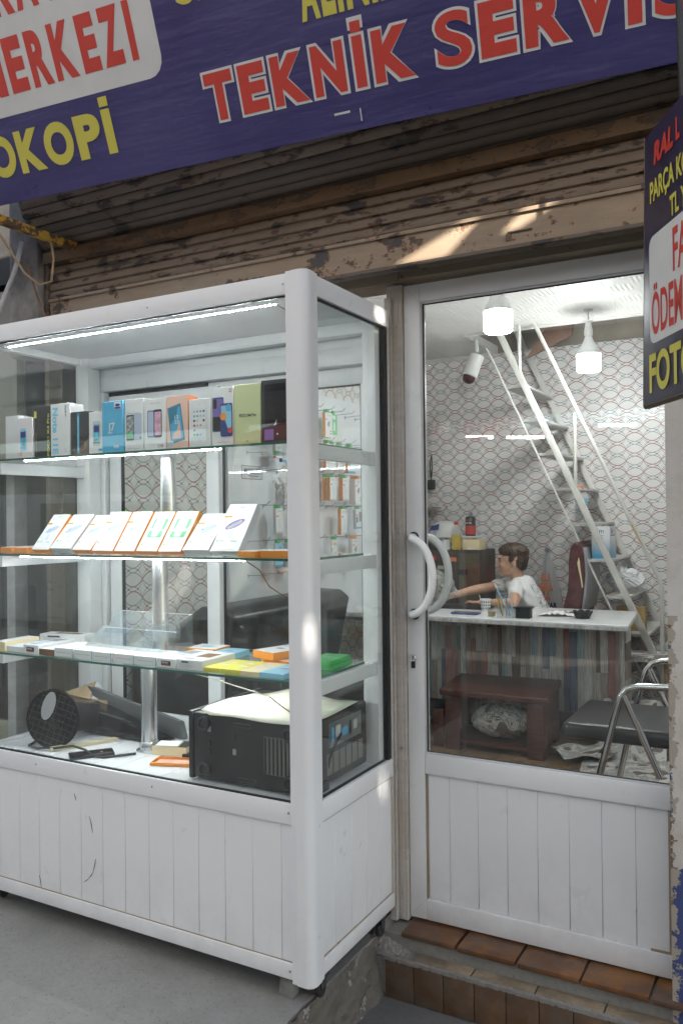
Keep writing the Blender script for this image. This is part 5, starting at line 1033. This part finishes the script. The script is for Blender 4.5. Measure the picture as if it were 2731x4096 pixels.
# ------------------------------------------------------------------ chrome armchair
t = thing('armchair', 'black padded chair with chrome tube arms just inside the door', 'chair', (.6, 1.88, FZ))
kid(t, 'seat', MB().hexa([(.275, 1.63, .335), (.86, 1.63, .335), (.86, 2.16, .335), (.275, 2.16, .335)], [(.285, 1.64, .405), (.85, 1.64, .405), (.85, 2.15, .405), (.285, 2.15, .405)], 'leather'), bevel=.028, seg=4)
kid(t, 'backrest', box(.80, .87, 1.64, 2.15, .52, .84, 'leather'), bevel=.025, seg=3)
for y in (1.56, 2.22):
    ptsA = [(.40, y, FZ+.01), (.455, y, .20), (.525, y, .48), (.548, y, .555), (.575, y, .588), (.62, y, .602), (.86, y, .612), (.885, y, .60), (.90, y, .56), (.93, y, FZ+.01)]
    kid(t, 'arm_frame', MB().tube(ptsA, .0145, 'chrome', 12), smooth=True)
    kid(t, 'brace', MB().tube([(.56, y, .56), (.66, y, .33), (.70, y, .24)], .0135, 'chrome', 10), smooth=True)
kid(t, 'cross_tube', MB().tube([(.46, 1.56, .30), (.46, 2.22, .30)], .012, 'chrome', 10)); kid(t, 'cross_tube', MB().tube([(.86, 1.56, .30), (.86, 2.22, .30)], .012, 'chrome', 10))
# wooden stool by the stair foot
t = thing('stool', 'small wooden stool with a printed pale top by the stair foot', 'stool', (.36, 3.5, FZ))
kid(t, 'top', box(.20, .53, 3.34, 3.62, .395, .425, 'newsprint'), bevel=.004)
for xa, ya in ((.24, 3.38), (.48, 3.38), (.24, 3.56), (.48, 3.56)): kid(t, 'leg', MB().tube([(xa, ya, .394), (xa+(.02 if xa > .3 else -.02), ya, FZ)], .014, 'wood', 8))
# newspapers on the floor
def paper(label, x, y, w_, d_, rz, z=FZ+.002, seed=1, tilt=0):
    rnd = random.Random(seed); mb = MB(); nx, ny = 10, 8; a1, a2 = rnd.uniform(0, 6), rnd.uniform(0, 6)
    for j in range(ny+1):
        for i in range(nx+1): mb.v.append(Vector(((i/nx-.5)*w_, (j/ny-.5)*d_, .012*(1+math.sin(i*.9+a1)*math.cos(j*.8+a2))*(.4+i/nx))))
    for j in range(ny):
        for i in range(nx): q_ = j*(nx+1)+i; mb.f.append([q_, q_+1, q_+nx+2, q_+nx+1]); mb.k.append(0)
    mb.mi('newsprint'); o = mb.build('newspaper', smooth=True); o.location = (x, y, z); o.rotation_euler = (tilt, 0, R(rz)); tag(o, label, 'newspaper', 'newspapers on the shop floor')
    return o
paper('open newspaper sheet under the chrome chair', .42, 2.62, .55, .40, 8, seed=2); paper('folded newspaper beside the low table', .12, 2.78, .30, .26, 30, FZ+.03, 3)
paper('newspaper sheet tucked below the chair seat, leaning', .36, 2.95, .36, .5, 5, .05, 4, R(35)); paper('newspaper near the door glass under the chrome chair leg', .62, 2.10, .5, .45, -12, FZ+.004, 6)
# wall charger
t = thing('wall_charger', 'black charger hanging by its coiled lead on the wall corner', 'charger', (-1.42, 4.26, 1.55))
kid(t, 'plug', box(-1.44, -1.385, 4.25, 4.29, 1.52, 1.60, 'black'), bevel=.006); kid(t, 'lead', MB().tube([(-1.415, 4.27, 1.60), (-1.42, 4.27, 1.66), (-1.425, 4.27, 1.74), (-1.41, 4.27, 1.80), (-1.405, 4.27, 1.70), (-1.412, 4.27, 1.62)], .006, 'black', 8), smooth=True)
tag(MB().box(-1.46, -1.34, 4.15, 4.30, 1.365, 1.375, 'wood').build('corner_shelf', bevel=.002), 'small wooden corner shelf below the hanging charger', 'shelf')
# ------------------------------------------------------------------ pegboard wall with hanging goods
pb = thing('pegboard', 'white display board with wire hooks on the side wall', 'board', (XL+.01, 2.5, 1.0))
kid(pb, 'panel', box(XL+.001, XL+.019, 1.58, 4.28, .62, 2.085, 'boardwhite'), bevel=.002)
rowz = (1.972, 1.778, 1.572, 1.374, 1.178, .99)
def hook(y, z, ln=.15):
    X = XL+.019; return MB().tube([(X, y, z), (X+ln-.02, y, z+.004), (X+ln, y, z+.022)], .0021, 'steel', 6).tube([(X, y, z-.012), (X+.006, y, z-.006), (X+.003, y, z+.008)], .0022, 'steel', 6)
hy = [1.75, 1.9, 2.05, 2.20, 2.345, 2.48, 2.612, 2.742, 2.876, 3.02]
for z in rowz:
    for y in hy: kid(pb, 'hook', hook(y, z))
mat('palepink', (.72, .64, .62), .5)
def pack(label, y, z, w_, h_, d_, front, side, ds, x=.10, tilt=0):
    """hangs from a hook; face turned to +X"""
    X = XL+.019+x; t = thing('hanging_pack', label, 'package', (X, y, z-.012-h_), 0, 'packages hanging on the pegboard hooks')
    b = MB().box(X-d_, X, y-w_/2, y+w_/2, z-.016-h_, z-.016, side); b.k[5] = b.mi(front); b.k[4] = b.mi(side)
    if tilt: b.tf(Matrix.Translation((X, y, z)) @ Matrix.Rotation(R(tilt), 4, 'X') @ Matrix.Translation((-X, -y, -z)))
    kid(t, 'carton', b, bevel=.001, seg=1)
    F = Frame((X, y-w_/2, z-.016-h_), (0, 1, 0), (0, 0, 1)); F.n = Vector((1, 0, 0)); p = MB()
    if ds == 'cable': F.text(p, 'Divex', .5*w_, .86*h_, .009, 'grey', .6*w_, .01, center=True); F.rect(p, .05*w_, .4*w_, .66*h_, .72*h_, 'orange'); F.rect(p, .36*w_, .40*w_, .2*h_, .6*h_, 'faintblue'); F.rect(p, .6*w_, .64*w_, .2*h_, .6*h_, 'faintblue'); F.rect(p, .2*w_, .8*w_, .04*h_, .06*h_, 'faint')
    if ds == 'plug': F.text(p, 'Divex', .5*w_, .86*h_, .010, 'grey', .5*w_, .01, center=True); F.rect(p, .05*w_, .35*w_, .70*h_, .75*h_, 'orange'); p.poly([F.p(a*w_, b_*h_, .001) for a, b_ in ((.25, .5), (.35, .62), (.65, .68), (.6, .5), (.5, .40))], 'grey'); F.rect(p, .6*w_, .95*w_, .25*h_, .27*h_, 'ink'); F.rect(p, .6*w_, .95*w_, .16*h_, .18*h_, 'ink')
    if ds == 'green': F.rect(p, .35*w_, .62*w_, .2*h_, .62*h_, 'white', .001, .006); F.rect(p, .25*w_, .7*w_, .76*h_, .93*h_, 'white')
    if ds == 'phones': F.rect(p, .1*w_, .3*w_, .3*h_, .6*h_, 'scr'); F.rect(p, .45*w_, .85*w_, .35*h_, .85*h_, 'grey'); F.rect(p, 0, w_, 0, .08*h_, 'blue'); F.rect(p, .1*w_, .3*w_, .66*h_, .72*h_, 'red')
    if ds == 'plain': F.rect(p, .15*w_, .5*w_, .8*h_, .88*h_, 'orange'); F.rect(p, .3*w_, .7*w_, .4*h_, .5*h_, 'faint')
    if p.v: kid(t, 'print', p)
    kid(t, 'hang_tab', MB().box(X-d_-.012, X-.002, y-.012, y+.012, z-.0155, z+.006, 'green' if side != 'palepink' else 'orange'))
pack('white charger pack with orange side, highest on the pegboard', 2.49, rowz[0], .088, .155, .022, 'chg_front', 'orange', 'plug', .10)
pack('green blister card hanging near the top of the pegboard', 2.585, rowz[0], .080, .130, .004, 'palegreen', 'palegreen', 'green', .085)
pack('orange sided pack in the second row, first of a pair', 2.47, rowz[1], .075, .155, .022, 'chg_front', 'orange', 'cable', .11); pack('orange sided pack in the second row, second of a pair', 2.56, rowz[1], .07, .15, .022, 'chg_front', 'orange', 'plain', .09)
pack('white pack with icons in the second row', 2.66, rowz[1], .08, .15, .015, 'chg_front', 'chg_front', 'plug', .09); pack('dark orange sided pack with barcode in the second row', 2.80, rowz[1], .09, .17, .022, 'chg_front', 'orange', 'phones', .09)
for k, nm in enumerate(('first', 'second', 'third')): pack('orange cable pack, %s of three on one hook in the third row' % nm, 2.535+.001*k, rowz[2], .075, .145, .016, 'chg_front', 'orange', 'cable', .10-.022*k)
pack('white cable pack beside the three orange ones in the third row', 2.70, rowz[2], .078, .145, .03, 'chg_front', 'orange', 'cable', .10); pack('large white charger pack with grey plug picture in the third row', 2.86, rowz[2], .10, .17, .045, 'chg_front', 'palepink', 'plug', .11)
pack('tall white cable pack with orange side in the fourth row', 2.675, rowz[3], .085, .165, .024, 'chg_front', 'orange', 'cable', .10); pack('white and blue pack showing two phones in the fourth row', 2.88, rowz[3], .10, .13, .02, 'chg_front', 'lightgrey', 'phones', .10, 4)
pack('slim white earphone pack hanging askew in the fifth row', 2.56, rowz[4], .06, .15, .02, 'chg_front', 'chg_front', 'plain', .10, -7); pack('white boxed charger with orange tab in the fifth row', 2.83, rowz[4], .10, .15, .03, 'chg_front', 'palepink', 'plug', .10)
pack('navy blue earphone pack on the near part of the pegboard', 2.07, rowz[3], .085, .13, .02, 'navy', 'navy', 'green', .11); pack('narrow light blue pack beside the navy one', 2.22, rowz[3], .04, .11, .01, 'sky_blue', 'lightgrey', 'plain', .09)
pack('clear blister pack hanging below the navy pack', 2.06, rowz[4], .09, .14, .03, 'lightgrey', 'lightgrey', 'phones', .09); pack('orange pack at the near end of the fifth row', 2.25, rowz[4], .06, .10, .02, 'orange', 'orange', 'plain', .10)
pack('grey pack hanging at the near top of the pegboard', 2.0, rowz[1], .09, .14, .02, 'lightgrey', 'purple', 'phones', .10); pack('white and orange card near the top of the pegboard', 2.19, rowz[1], .09, .13, .01, 'chg_front', 'orange', 'plain', .09)
pack('small white pack with orange header near the notice card', 1.93, rowz[1], .08, .12, .02, 'chg_front', 'orange', 'plain', .10)
pack('white earphone pack hanging above the navy pack', 2.08, rowz[2], .09, .14, .02, 'chg_front', 'lightgrey', 'plug', .10); pack('orange cable pack hanging beside the white earphone pack', 2.22, rowz[2], .075, .15, .03, 'chg_front', 'orange', 'cable', .10)
pack('white cable pack at the near end of the fourth row', 1.92, rowz[3], .07, .14, .02, 'chg_front', 'lightgrey', 'cable', .10); pack('blue and white card on the near end of the lowest hooks', 1.93, rowz[4], .08, .13, .012, 'sky_blue', 'lightgrey', 'phones', .09)
cn = MB(); FC = Frame((XL+.0195, 1.70, 1.52), (0, .5, 0), (0, 0, 1)); FC.n = Vector((1, 0, 0)); FC.rect(cn, 0, .20, 0, .075, 'brown', .0006); FC.rect(cn, .003, .197, .003, .072, 'lightgrey', .001); FC.disc(cn, .035, .045, .014, 'navy', .0014)
for k in range(4): FC.rect(cn, .065, .18-.02*(k % 2), .056-.013*k, .060-.013*k, 'ink', .0014)
tag(cn.build('notice_card'), 'framed notice card pinned at the near end of the pegboard', 'notice')
# black sofa under the pegboard
t = thing('sofa', 'black leather sofa below the pegboard', 'sofa', (-1.15, 2.3, FZ))
kid(t, 'backrest', MB().prism([(-1.44, .40), (-1.20, .40), (-1.10, .84), (-1.16, .885), (-1.30, .885), (-1.44, .80)], 'Y', 1.15, 2.28, 'leather'), bevel=.02, seg=3)
kid(t, 'seat', box(-1.44, -.82, 1.05, 2.40, .12, .42, 'leather'), bevel=.03, seg=3); kid(t, 'armrest', box(-1.44, -.80, .80, 1.12, FZ+.02, .72, 'leather'), bevel=.07, seg=4)
kid(t, 'base', box(-1.43, -.85, .85, 2.38, FZ, .119, 'black'))
# ------------------------------------------------------------------ the boy at the desk
by = thing('person', 'boy in a white t-shirt leaning on the desk and typing', 'person', (-.42, 3.58, FZ))
def capsule(mb, a, ra, b, rb, n=12):
    a, b = Vector(a), Vector(b); t = (b-a); L_ = t.length; t.normalize(); q = Vector((0, 0, 1)).rotation_difference(t); pr = []
    for k in range(5): an = -math.pi/2+k*math.pi/8; pr.append((max(ra*math.cos(an), .0004), ra*math.sin(an)))
    for k in range(5): an = k*math.pi/8; pr.append((max(rb*math.cos(an), .0004), L_+rb*math.sin(an)))
    mb.lathe(pr, a, 'white', n, t)
def ell(mb, c, f, l, u, rf, rl, ru, tilt=0):
    """ellipsoid in head axes"""
    n, k0 = 14, len(mb.v); vs = []; fs = []
    for i in range(n+1):
        for j in range(2*n):
            a, b = math.pi*i/n, math.pi*j/n; vs.append(Vector((math.sin(a)*math.cos(b)*rf, math.sin(a)*math.sin(b)*rl, math.cos(a)*ru)))
    for i in range(n):
        for j in range(2*n): fs.append((i*2*n+j, i*2*n+(j+1) % (2*n), (i+1)*2*n+(j+1) % (2*n), (i+1)*2*n+j))
    mb.add([HM @ (Matrix.Rotation(tilt, 4, 'Y') @ v+Vector((f, l, u))) for v in vs], fs, 'white')
hf = Vector((-.955, -.295, -.05)).normalized(); hl = Vector((0, 0, 1)).cross(hf).normalized(); hu = hf.cross(hl)
HM = Matrix(((hf.x, hl.x, hu.x, -.528), (hf.y, hl.y, hu.y, 3.555), (hf.z, hl.z, hu.z, .990), (0, 0, 0, 1)))
def hp(f, l, u): return HM @ Vector((f, l, u))
def remesh(mb, name, parent, m, vox, it=4, jitter=None):
    me = bpy.data.meshes.new(name); me.from_pydata([tuple(v) for v in mb.v], [], mb.f); o = bpy.data.objects.new(name, me); col.objects.link(o)
    md = o.modifiers.new('r', 'REMESH'); md.mode = 'VOXEL'; md.voxel_size = vox; md.use_smooth_shade = True
    sm = o.modifiers.new('s', 'SMOOTH'); sm.factor = .5; sm.iterations = it
    dg = bpy.context.evaluated_depsgraph_get(); nm = bpy.data.meshes.new_from_object(o.evaluated_get(dg)); bpy.data.objects.remove(o); bpy.data.meshes.remove(me)
    if jitter:
        nrm = [v.normal.copy() for v in nm.vertices]
        for v, q_ in zip(nm.vertices, nrm): v.co += q_*jitter(v.co)
    off = Vector(by['_o'])
    for v in nm.vertices: v.co -= off
    nm.materials.clear(); nm.materials.append(MT[m]); nm.polygons.foreach_set('use_smooth', [True]*len(nm.polygons)); nm.name = name
    ob2 = bpy.data.objects.new(name, nm); col.objects.link(ob2); ob2.parent = parent; return ob2
mat('skin', (.53, .31, .21), .5, var=(26, .22)); mat('hair', (.055, .028, .016), .5, var=(120, .7, (1, 1, .25))); mat('jeans', (.04, .05, .09), .7)
b = MB()
ell(b, 0, -.012, 0, .022, .092, .072, .084); ell(b, 0, .030, 0, -.026, .060, .055, .074); ell(b, 0, .022, 0, -.066, .052, .046, .032, .25)
ell(b, 0, .066, 0, -.092, .020, .020, .016); ell(b, 0, .080, 0, .030, .014, .042, .012); ell(b, 0, .087, 0, -.056, .012, .020, .007); ell(b, 0, .085, 0, -.068, .011, .018, .007)
capsule(b, hp(.086, 0, .016), .0075, hp(.108, 0, -.026), .0100); ell(b, 0, .098, .008, -.031, .008, .007, .007); ell(b, 0, .098, -.008, -.031, .008, .007, .007)
ell(b, 0, .062, .036, -.022, .022, .018, .020); ell(b, 0, .062, -.036, -.022, .022, .018, .020)
for s_ in (1, -1): ell(b, 0, -.014, .070*s_, -.020, .016, .009, .026, -.1)
NK = (-.485, 3.565, .845)
capsule(b, hp(-.026, 0, -.05), .043, NK, .047); capsule(b, NK, .050, (-.445, 3.572, .77), .085); capsule(b, (-.445, 3.572, .76), .092, (-.375, 3.58, .55), .100)
shL, shR = (-.462, 3.450, .806), (-.565, 3.680, .822)
capsule(b, shL, .045, shR, .045)
elL, wrL = (-.428, 3.262, .735), (-.632, 3.205, .733); elR, wrR = (-.772, 3.500, .790), (-.885, 3.330, .760)
capsule(b, shL, .042, elL, .034); capsule(b, elL, .034, wrL, .0215); capsule(b, shR, .041, elR, .033); capsule(b, elR, .033, wrR, .021)
def hand(w_, d_, side, drop):
    w_ = Vector(w_); d_ = Vector(d_).normalized(); sd = d_.cross(Vector((0, 0, 1))).normalized()*side
    for k in (-1, 0, 1): capsule(b, w_+d_*.012+sd*.012*k, .0125, w_+d_*.052+sd*.016*k, .0105)
    for k, ln in ((-1.5, .030), (-.5, .038), (.5, .040), (1.5, .034)):
        p0 = w_+d_*.055+sd*.0125*k; p1 = p0+d_*ln*.62+Vector((0, 0, .006)); p2 = p1+d_*ln*.55+Vector((0, 0, -drop)); capsule(b, p0, .0082, p1, .0076, 8); capsule(b, p1, .0076, p2, .0064, 8)
    p0 = w_+d_*.022+sd*.020; p1 = p0+d_*.020+sd*.020; p2 = p1+d_*.024+sd*.004+Vector((0, 0, -.006)); capsule(b, p0, .0095, p1, .0085, 8); capsule(b, p1, .0085, p2, .007, 8)
hand(wrL, (-.97, -.16, .02), 1, .014); hand(wrR, (-.75, -.62, .0), -1, .014)
for yy in (3.49, 3.67):
    capsule(b, (-.375, yy, .525), .072, (-.70, yy, .50), .052); capsule(b, (-.70, yy, .49), .050, (-.71, yy, .05), .034); capsule(b, (-.71, yy, -.02), .034, (-.86, yy, -.035), .030)
remesh(b, 'body', by, 'skin', .0052, 3)
# t-shirt with short sleeves
def shirtmat():
    m, nt, bs = newmat('shirt'); P = xyz(nt); n1 = noise(nt, 38, 3, .6); n2 = noise(nt, 14, 3)
    reg = (P[0]+P[2]*.55).gt(.062)*(P[1]).lt(3.62)*P[2].lt(.84); c = mixc(nt, reg*((n1-.5).abs().lt(.022))*.9, (.76, .75, .74), (.04, .04, .045))
    nt.links.new(c, bs.inputs['Base Color']); bs.inputs['Roughness'].default_value = .85; bump(nt, n2, .4, .012, bs)
shirtmat()
c_ = MB(); capsule(c_, (-.478, 3.567, .845), .060, (-.445, 3.572, .77), .096); capsule(c_, (-.445, 3.572, .76), .103, (-.37, 3.58, .56), .112); capsule(c_, shL, .054, shR, .054)
capsule(c_, shL, .054, (-.450, 3.375, .776), .050); capsule(c_, shR, .053, (-.655, 3.610, .812), .047); capsule(c_, (-.43, 3.575, .84), .055, (-.33, 3.58, .62), .075)
remesh(c_, 'tshirt', by, 'shirt', .0075, 4, lambda p: .0045*math.sin(p.z*70+p.x*45)*math.sin(p.y*38+p.z*20))
t_ = MB()
for yy in (3.49, 3.67): capsule(t_, (-.37, yy, .53), .088, (-.70, yy, .505), .062); capsule(t_, (-.70, yy, .49), .060, (-.71, yy, .06), .046)
capsule(t_, (-.37, 3.49, .54), .095, (-.37, 3.67, .54), .095); remesh(t_, 'trousers', by, 'jeans', .009, 3)
h_ = MB(); ell(h_, 0, -.018, 0, .064, .102, .081, .062, -.10); ell(h_, 0, -.052, 0, .020, .062, .071, .075); ell(h_, 0, .050, 0, .082, .036, .052, .026, .3); ell(h_, 0, -.066, 0, -.030, .036, .050, .040)
for s_ in (1, -1): ell(h_, 0, -.002, .063*s_, .028, .026, .013, .040, -.2); ell(h_, 0, -.048, .058*s_, -.008, .030, .016, .038)
remesh(h_, 'hair', by, 'hair', .0045, 2, lambda p: .0030*math.sin(p.x*300+p.z*150)*math.sin(p.y*260-p.z*120)+.0022*math.sin(p.x*480+p.y*300))
for s_ in (1, -1):
    e_ = MB(); e_.lathe([(.0005, -.0060), (.0090, -.0022), (.0090, .0022), (.0005, .0060)], hp(.0735, .0320*s_, .005), mat('eyewhite', (.45, .42, .40), .3), 14, hu); kid(by, 'eye', e_, smooth=True)
    e_ = MB(); e_.lathe([(.0050, -.002), (.0050, .0016), (.0035, .0030), (.001, .0036)], hp(.0775, .0365*s_, .0052), 'black', 12, hf*.75+hl*.75*s_); kid(by, 'iris', e_, smooth=True)
    e_ = MB(); e_.tube([hp(.0815, .022*s_, .0105), hp(.083, .0335*s_, .0125), hp(.071, .0430*s_, .0085)], [.0014, .0022, .0014], 'hair', 6); kid(by, 'eyelid', e_)
    e_ = MB(); e_.tube([hp(.084, .014*s_, .022), hp(.086, .030*s_, .027), hp(.074, .046*s_, .022)], [.003, .0036, .002], 'hair', 6); kid(by, 'eyebrow', e_)
kid(by, 'lips', MB().tube([hp(.092, -.017, -.062), hp(.100, 0, -.061), hp(.092, .017, -.062)], [.002, .0042, .002], mat('lip', (.36, .13, .11), .5), 6))
# ------------------------------------------------------------------ neighbouring shop seen through the left side of the cabinet
nb = thing('neighbour_shop', 'dim neighbouring shopfront with grey boards beyond the cabinet', 'shopfront', (-3.0, .9, -.07))
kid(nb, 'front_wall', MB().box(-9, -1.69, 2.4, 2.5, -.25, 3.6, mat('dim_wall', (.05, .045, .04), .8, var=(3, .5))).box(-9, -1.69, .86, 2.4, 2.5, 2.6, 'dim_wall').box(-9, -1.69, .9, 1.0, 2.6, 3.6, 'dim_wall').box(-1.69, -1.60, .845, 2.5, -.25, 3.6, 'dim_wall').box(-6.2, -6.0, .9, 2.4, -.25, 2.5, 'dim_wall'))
for x, w_, m in ((-1.95, .10, 'plaster_brown'), (-2.25, .06, 'plaster_grey'), (-2.6, .12, 'brown'), (-3.1, .05, 'lightgrey'), (-3.7, .1, 'dark')): kid(nb, 'post', box(x, x+w_, .82, .899, -.07, 2.3, m), bevel=.004)
kid(nb, 'sign_board', box(-4.3, -2.75, .70, .74, 1.65, 2.35, mat('signgrey', (.22, .21, .20), .6))); kid(nb, 'cream_board', box(-2.70, -2.02, .70, .74, 1.55, 2.40, mat('creamboard', (.30, .27, .21), .6)))
em = MB(); FN = Frame((-4.3, .699, 1.65), (1, 0, 0), (0, 0, 1)); FN.n = Vector((0, -1, 0)); FN.text(em, 'T', 1.10, .15, .32, 'dark', .24, .03); kid(nb, 'lettering', em)
em = MB(); FN.disc(em, 1.96, .36, .20, 'gold', .001, .24); kid(nb, 'emblem', em); em = MB(); FN.disc(em, 1.96, .36, .14, 'creamboard', .002, .17); kid(nb, 'emblem', em)
# ------------------------------------------------------------------ the other side of the street
ob = thing('opposite_building', 'plain building with dark shopfronts across the street', 'building', (0, -7.6, -.25))
kid(ob, 'wall', box(-26, 22, -8.2, -7.8, 2.7, 4.4, 'brick_wall')); kid(ob, 'back_wall', box(-26, 22, -9.9, -9.7, -.25, 2.7, mat('shop_dark', (.045, .042, .04), .7, var=(1.5, .5)))); kid(ob, 'shop_floor', box(-26, 22, -9.7, -7.8, -.25, -.2, 'shop_dark'))
for i in range(13): kid(ob, 'pier', box(-23+3.3*i, -22.5+3.3*i, -8.2, -7.8, -.2, 2.7, 'plaster_pier')); kid(ob, 'shop_window', box(-22.4+3.3*i, -20.0+3.3*i, -8.15, -8.1, .4, 2.3, 'black_gloss'))
for i in range(13): kid(ob, 'window', box(-22+3.3*i, -20.6+3.3*i, -7.79, -7.77, 3.1, 4.0, 'black_gloss'))
for k, (lx, lz, ln) in enumerate(((-1.95, 2.16, .30), (-1.50, 2.13, .40), (-.55, 2.20, .36))):
    t = thing('tube_lamp', ('first', 'second', 'third')[k]+' lit tube lamp hanging under the added street awning, mirrored in the door glass', 'lamp', (lx, -5.3, lz), 0, 'lit tubes under the awning')
    kid(t, 'tube', MB().tube([(lx, -5.3, lz), (lx+ln, -5.3, lz-.02)], .018, 'tubeglow', 10)); kid(t, 'wire', MB().tube([(lx+ln/2, -5.3, lz+.02), (lx+ln/2, -5.3, 3.5)], .004, 'black', 6))
# van and market stall added out of view to put reflections in the glass
vn = thing('reflection_van', 'white delivery van added across the street to give the cabinet glass reflections', 'van', (-7.2, -5.6, -.25)); mat('vanwhite', (.70, .70, .69), .3)
kid(vn, 'body', MB().prism([(-9.2, .10), (-5.0, .10), (-5.0, .75), (-5.35, .95), (-5.75, 1.60), (-9.2, 1.65)], 'Y', -6.4, -4.8, 'vanwhite'), bevel=.06, seg=3)
kid(vn, 'window', MB().prism([(-6.6, 1.0), (-5.55, 1.0), (-5.85, 1.5), (-6.6, 1.5)], 'Y', -4.799, -4.79, 'black_gloss')); kid(vn, 'windscreen', MB().hexa([(-5.33, -6.25, .98), (-5.33, -4.95, .98), (-5.335, -4.95, .97), (-5.335, -6.25, .97)], [(-5.70, -6.2, 1.52), (-5.70, -5.0, 1.52), (-5.705, -5.0, 1.51), (-5.705, -6.2, 1.51)], 'black_gloss'))
for x in (-8.4, -5.75):
    for y in (-6.35, -4.82): wl = kid(vn, 'wheel', MB().lathe([(.20, -.08), (.31, -.07), (.33, 0), (.31, .07), (.20, .08)], (x, y, .08), 'rubber', 24, (0, 1, 0)), smooth=True); kid(wl, 'rim', MB().lathe([(.19, -.085), (.10, -.088), (.02, -.088), (.02, .088), (.10, .088), (.19, .085)], (x, y, .08), 'steel', 20, (0, 1, 0)))
sl_ = thing('reflection_stall', 'market stall with coloured crates added across the street to give the glass reflections', 'stall', (-3.0, -6.0, -.25))
kid(sl_, 'table', box(-4.2, -1.9, -6.4, -5.6, .45, .50, 'wood')); kid(sl_, 'canopy', MB().hexa([(-4.4, -6.8, 2.5), (-1.7, -6.8, 2.5), (-1.7, -5.2, 2.1), (-4.4, -5.2, 2.1)], [(-4.4, -6.8, 2.53), (-1.7, -6.8, 2.53), (-1.7, -5.2, 2.13), (-4.4, -5.2, 2.13)], 'red'))
for x in (-4.3, -1.8):
    for y in (-6.5, -5.4): kid(sl_, 'post', MB().tube([(x, y, -.25), (x, y, 2.15)], .025, 'steel', 8))
for k, m_ in enumerate(('orange', 'green', 'white', 'blue', 'yellow', 'red')): tag(box(-4.1+.37*k, -3.78+.37*k, -6.1, -5.65, .501, .72, m_).build('crate', bevel=.01), ('orange', 'green', 'white', 'blue', 'yellow', 'red')[k]+' crate on the stall added across the street for reflections', 'crate', 'crates on the added stall')
# ------------------------------------------------------------------ unseen awning, added to block the sun; holes cut to cast the sun patches
AZ = 3.50
def hole_for(p): t = (AZ-p[2])/sdir.z; return (p[0]+sdir.x*t, p[1]+sdir.y*t)
def quadhole(ps): return [hole_for(p) for p in ps]
def streak(p, la, lb):
    c = hole_for(p); ax = Vector((sdir.x, sdir.y)).normalized(); ay = Vector((-ax.y, ax.x)); return [(c[0]+ax.x*la*math.cos(k*math.pi/7)+ay.x*lb*math.sin(k*math.pi/7), c[1]+ax.y*la*math.cos(k*math.pi/7)+ay.y*lb*math.sin(k*math.pi/7)) for k in range(14)]
def blob(p, rx, ry): c = hole_for(p); return [(c[0]+rx*math.cos(k*math.pi/6), c[1]+ry*math.sin(k*math.pi/6)) for k in range(12)]
gaps = [quadhole([(.065, .437, 2.112), (.245, .437, 2.112), (.352, .437, 2.206), (.305, .437, 2.206)]), quadhole([(.43, .437, 2.160), (.465, .437, 2.157), (.60, .437, 2.218), (.50, .437, 2.215)]),
        quadhole([(0, .440, 1.95), (0, .505, 1.95), (0, .50, 2.0), (0, .44, 1.985)]), streak((0, .012, .97), .11, .0055), streak((0, .46, .43), .08, .007)]
mat_c, nt, bs = newmat('awning_cloth'); tl = nt.nodes.new('ShaderNodeBsdfTranslucent'); tl.inputs[0].default_value = (.84, .82, .78, 1); mxs = nt.nodes.new('ShaderNodeMixShader'); mxs.inputs[0].default_value = .5
bs.inputs['Base Color'].default_value = (.70, .71, .73, 1); bs.inputs['Roughness'].default_value = .9
nt.links.new(bs.outputs[0], mxs.inputs[1]); nt.links.new(tl.outputs[0], mxs.inputs[2]); nt.links.new(mxs.outputs[0], nt.nodes['Material Output'].inputs[0])
bm = bmesh.new(); outer = [(-10, -.30), (12, -.30), (12, -6.6), (-10, -6.6)]; es = []
for loop in [outer]+gaps:
    vs = [bm.verts.new((x, y, AZ)) for x, y in loop]; es += [bm.edges.new((vs[i], vs[(i+1) % len(vs)])) for i in range(len(vs))]
bmesh.ops.triangle_fill(bm, edges=es, use_beauty=True, use_dissolve=False)
me = bpy.data.meshes.new('cloth'); bm.to_mesh(me); bm.free(); me.materials.append(mat_c)
aw = thing('added_awning', 'unseen pale cloth awning added over the street to shade the shopfront', 'awning', (2, -3, AZ))
o = bpy.data.objects.new('cloth', me); col.objects.link(o); o.parent = aw; o.location = (-2, 3, -AZ)
for x in (-10, -5, 0, 4, 8, 12): kid(aw, 'pole', MB().tube([(x, -.3, AZ+.03), (x, -6.6, AZ+.03)], .02, 'steel', 8))
# ------------------------------------------------------------------ tidy
for o in bpy.data.objects:
    if '_o' in o: del o['_o']
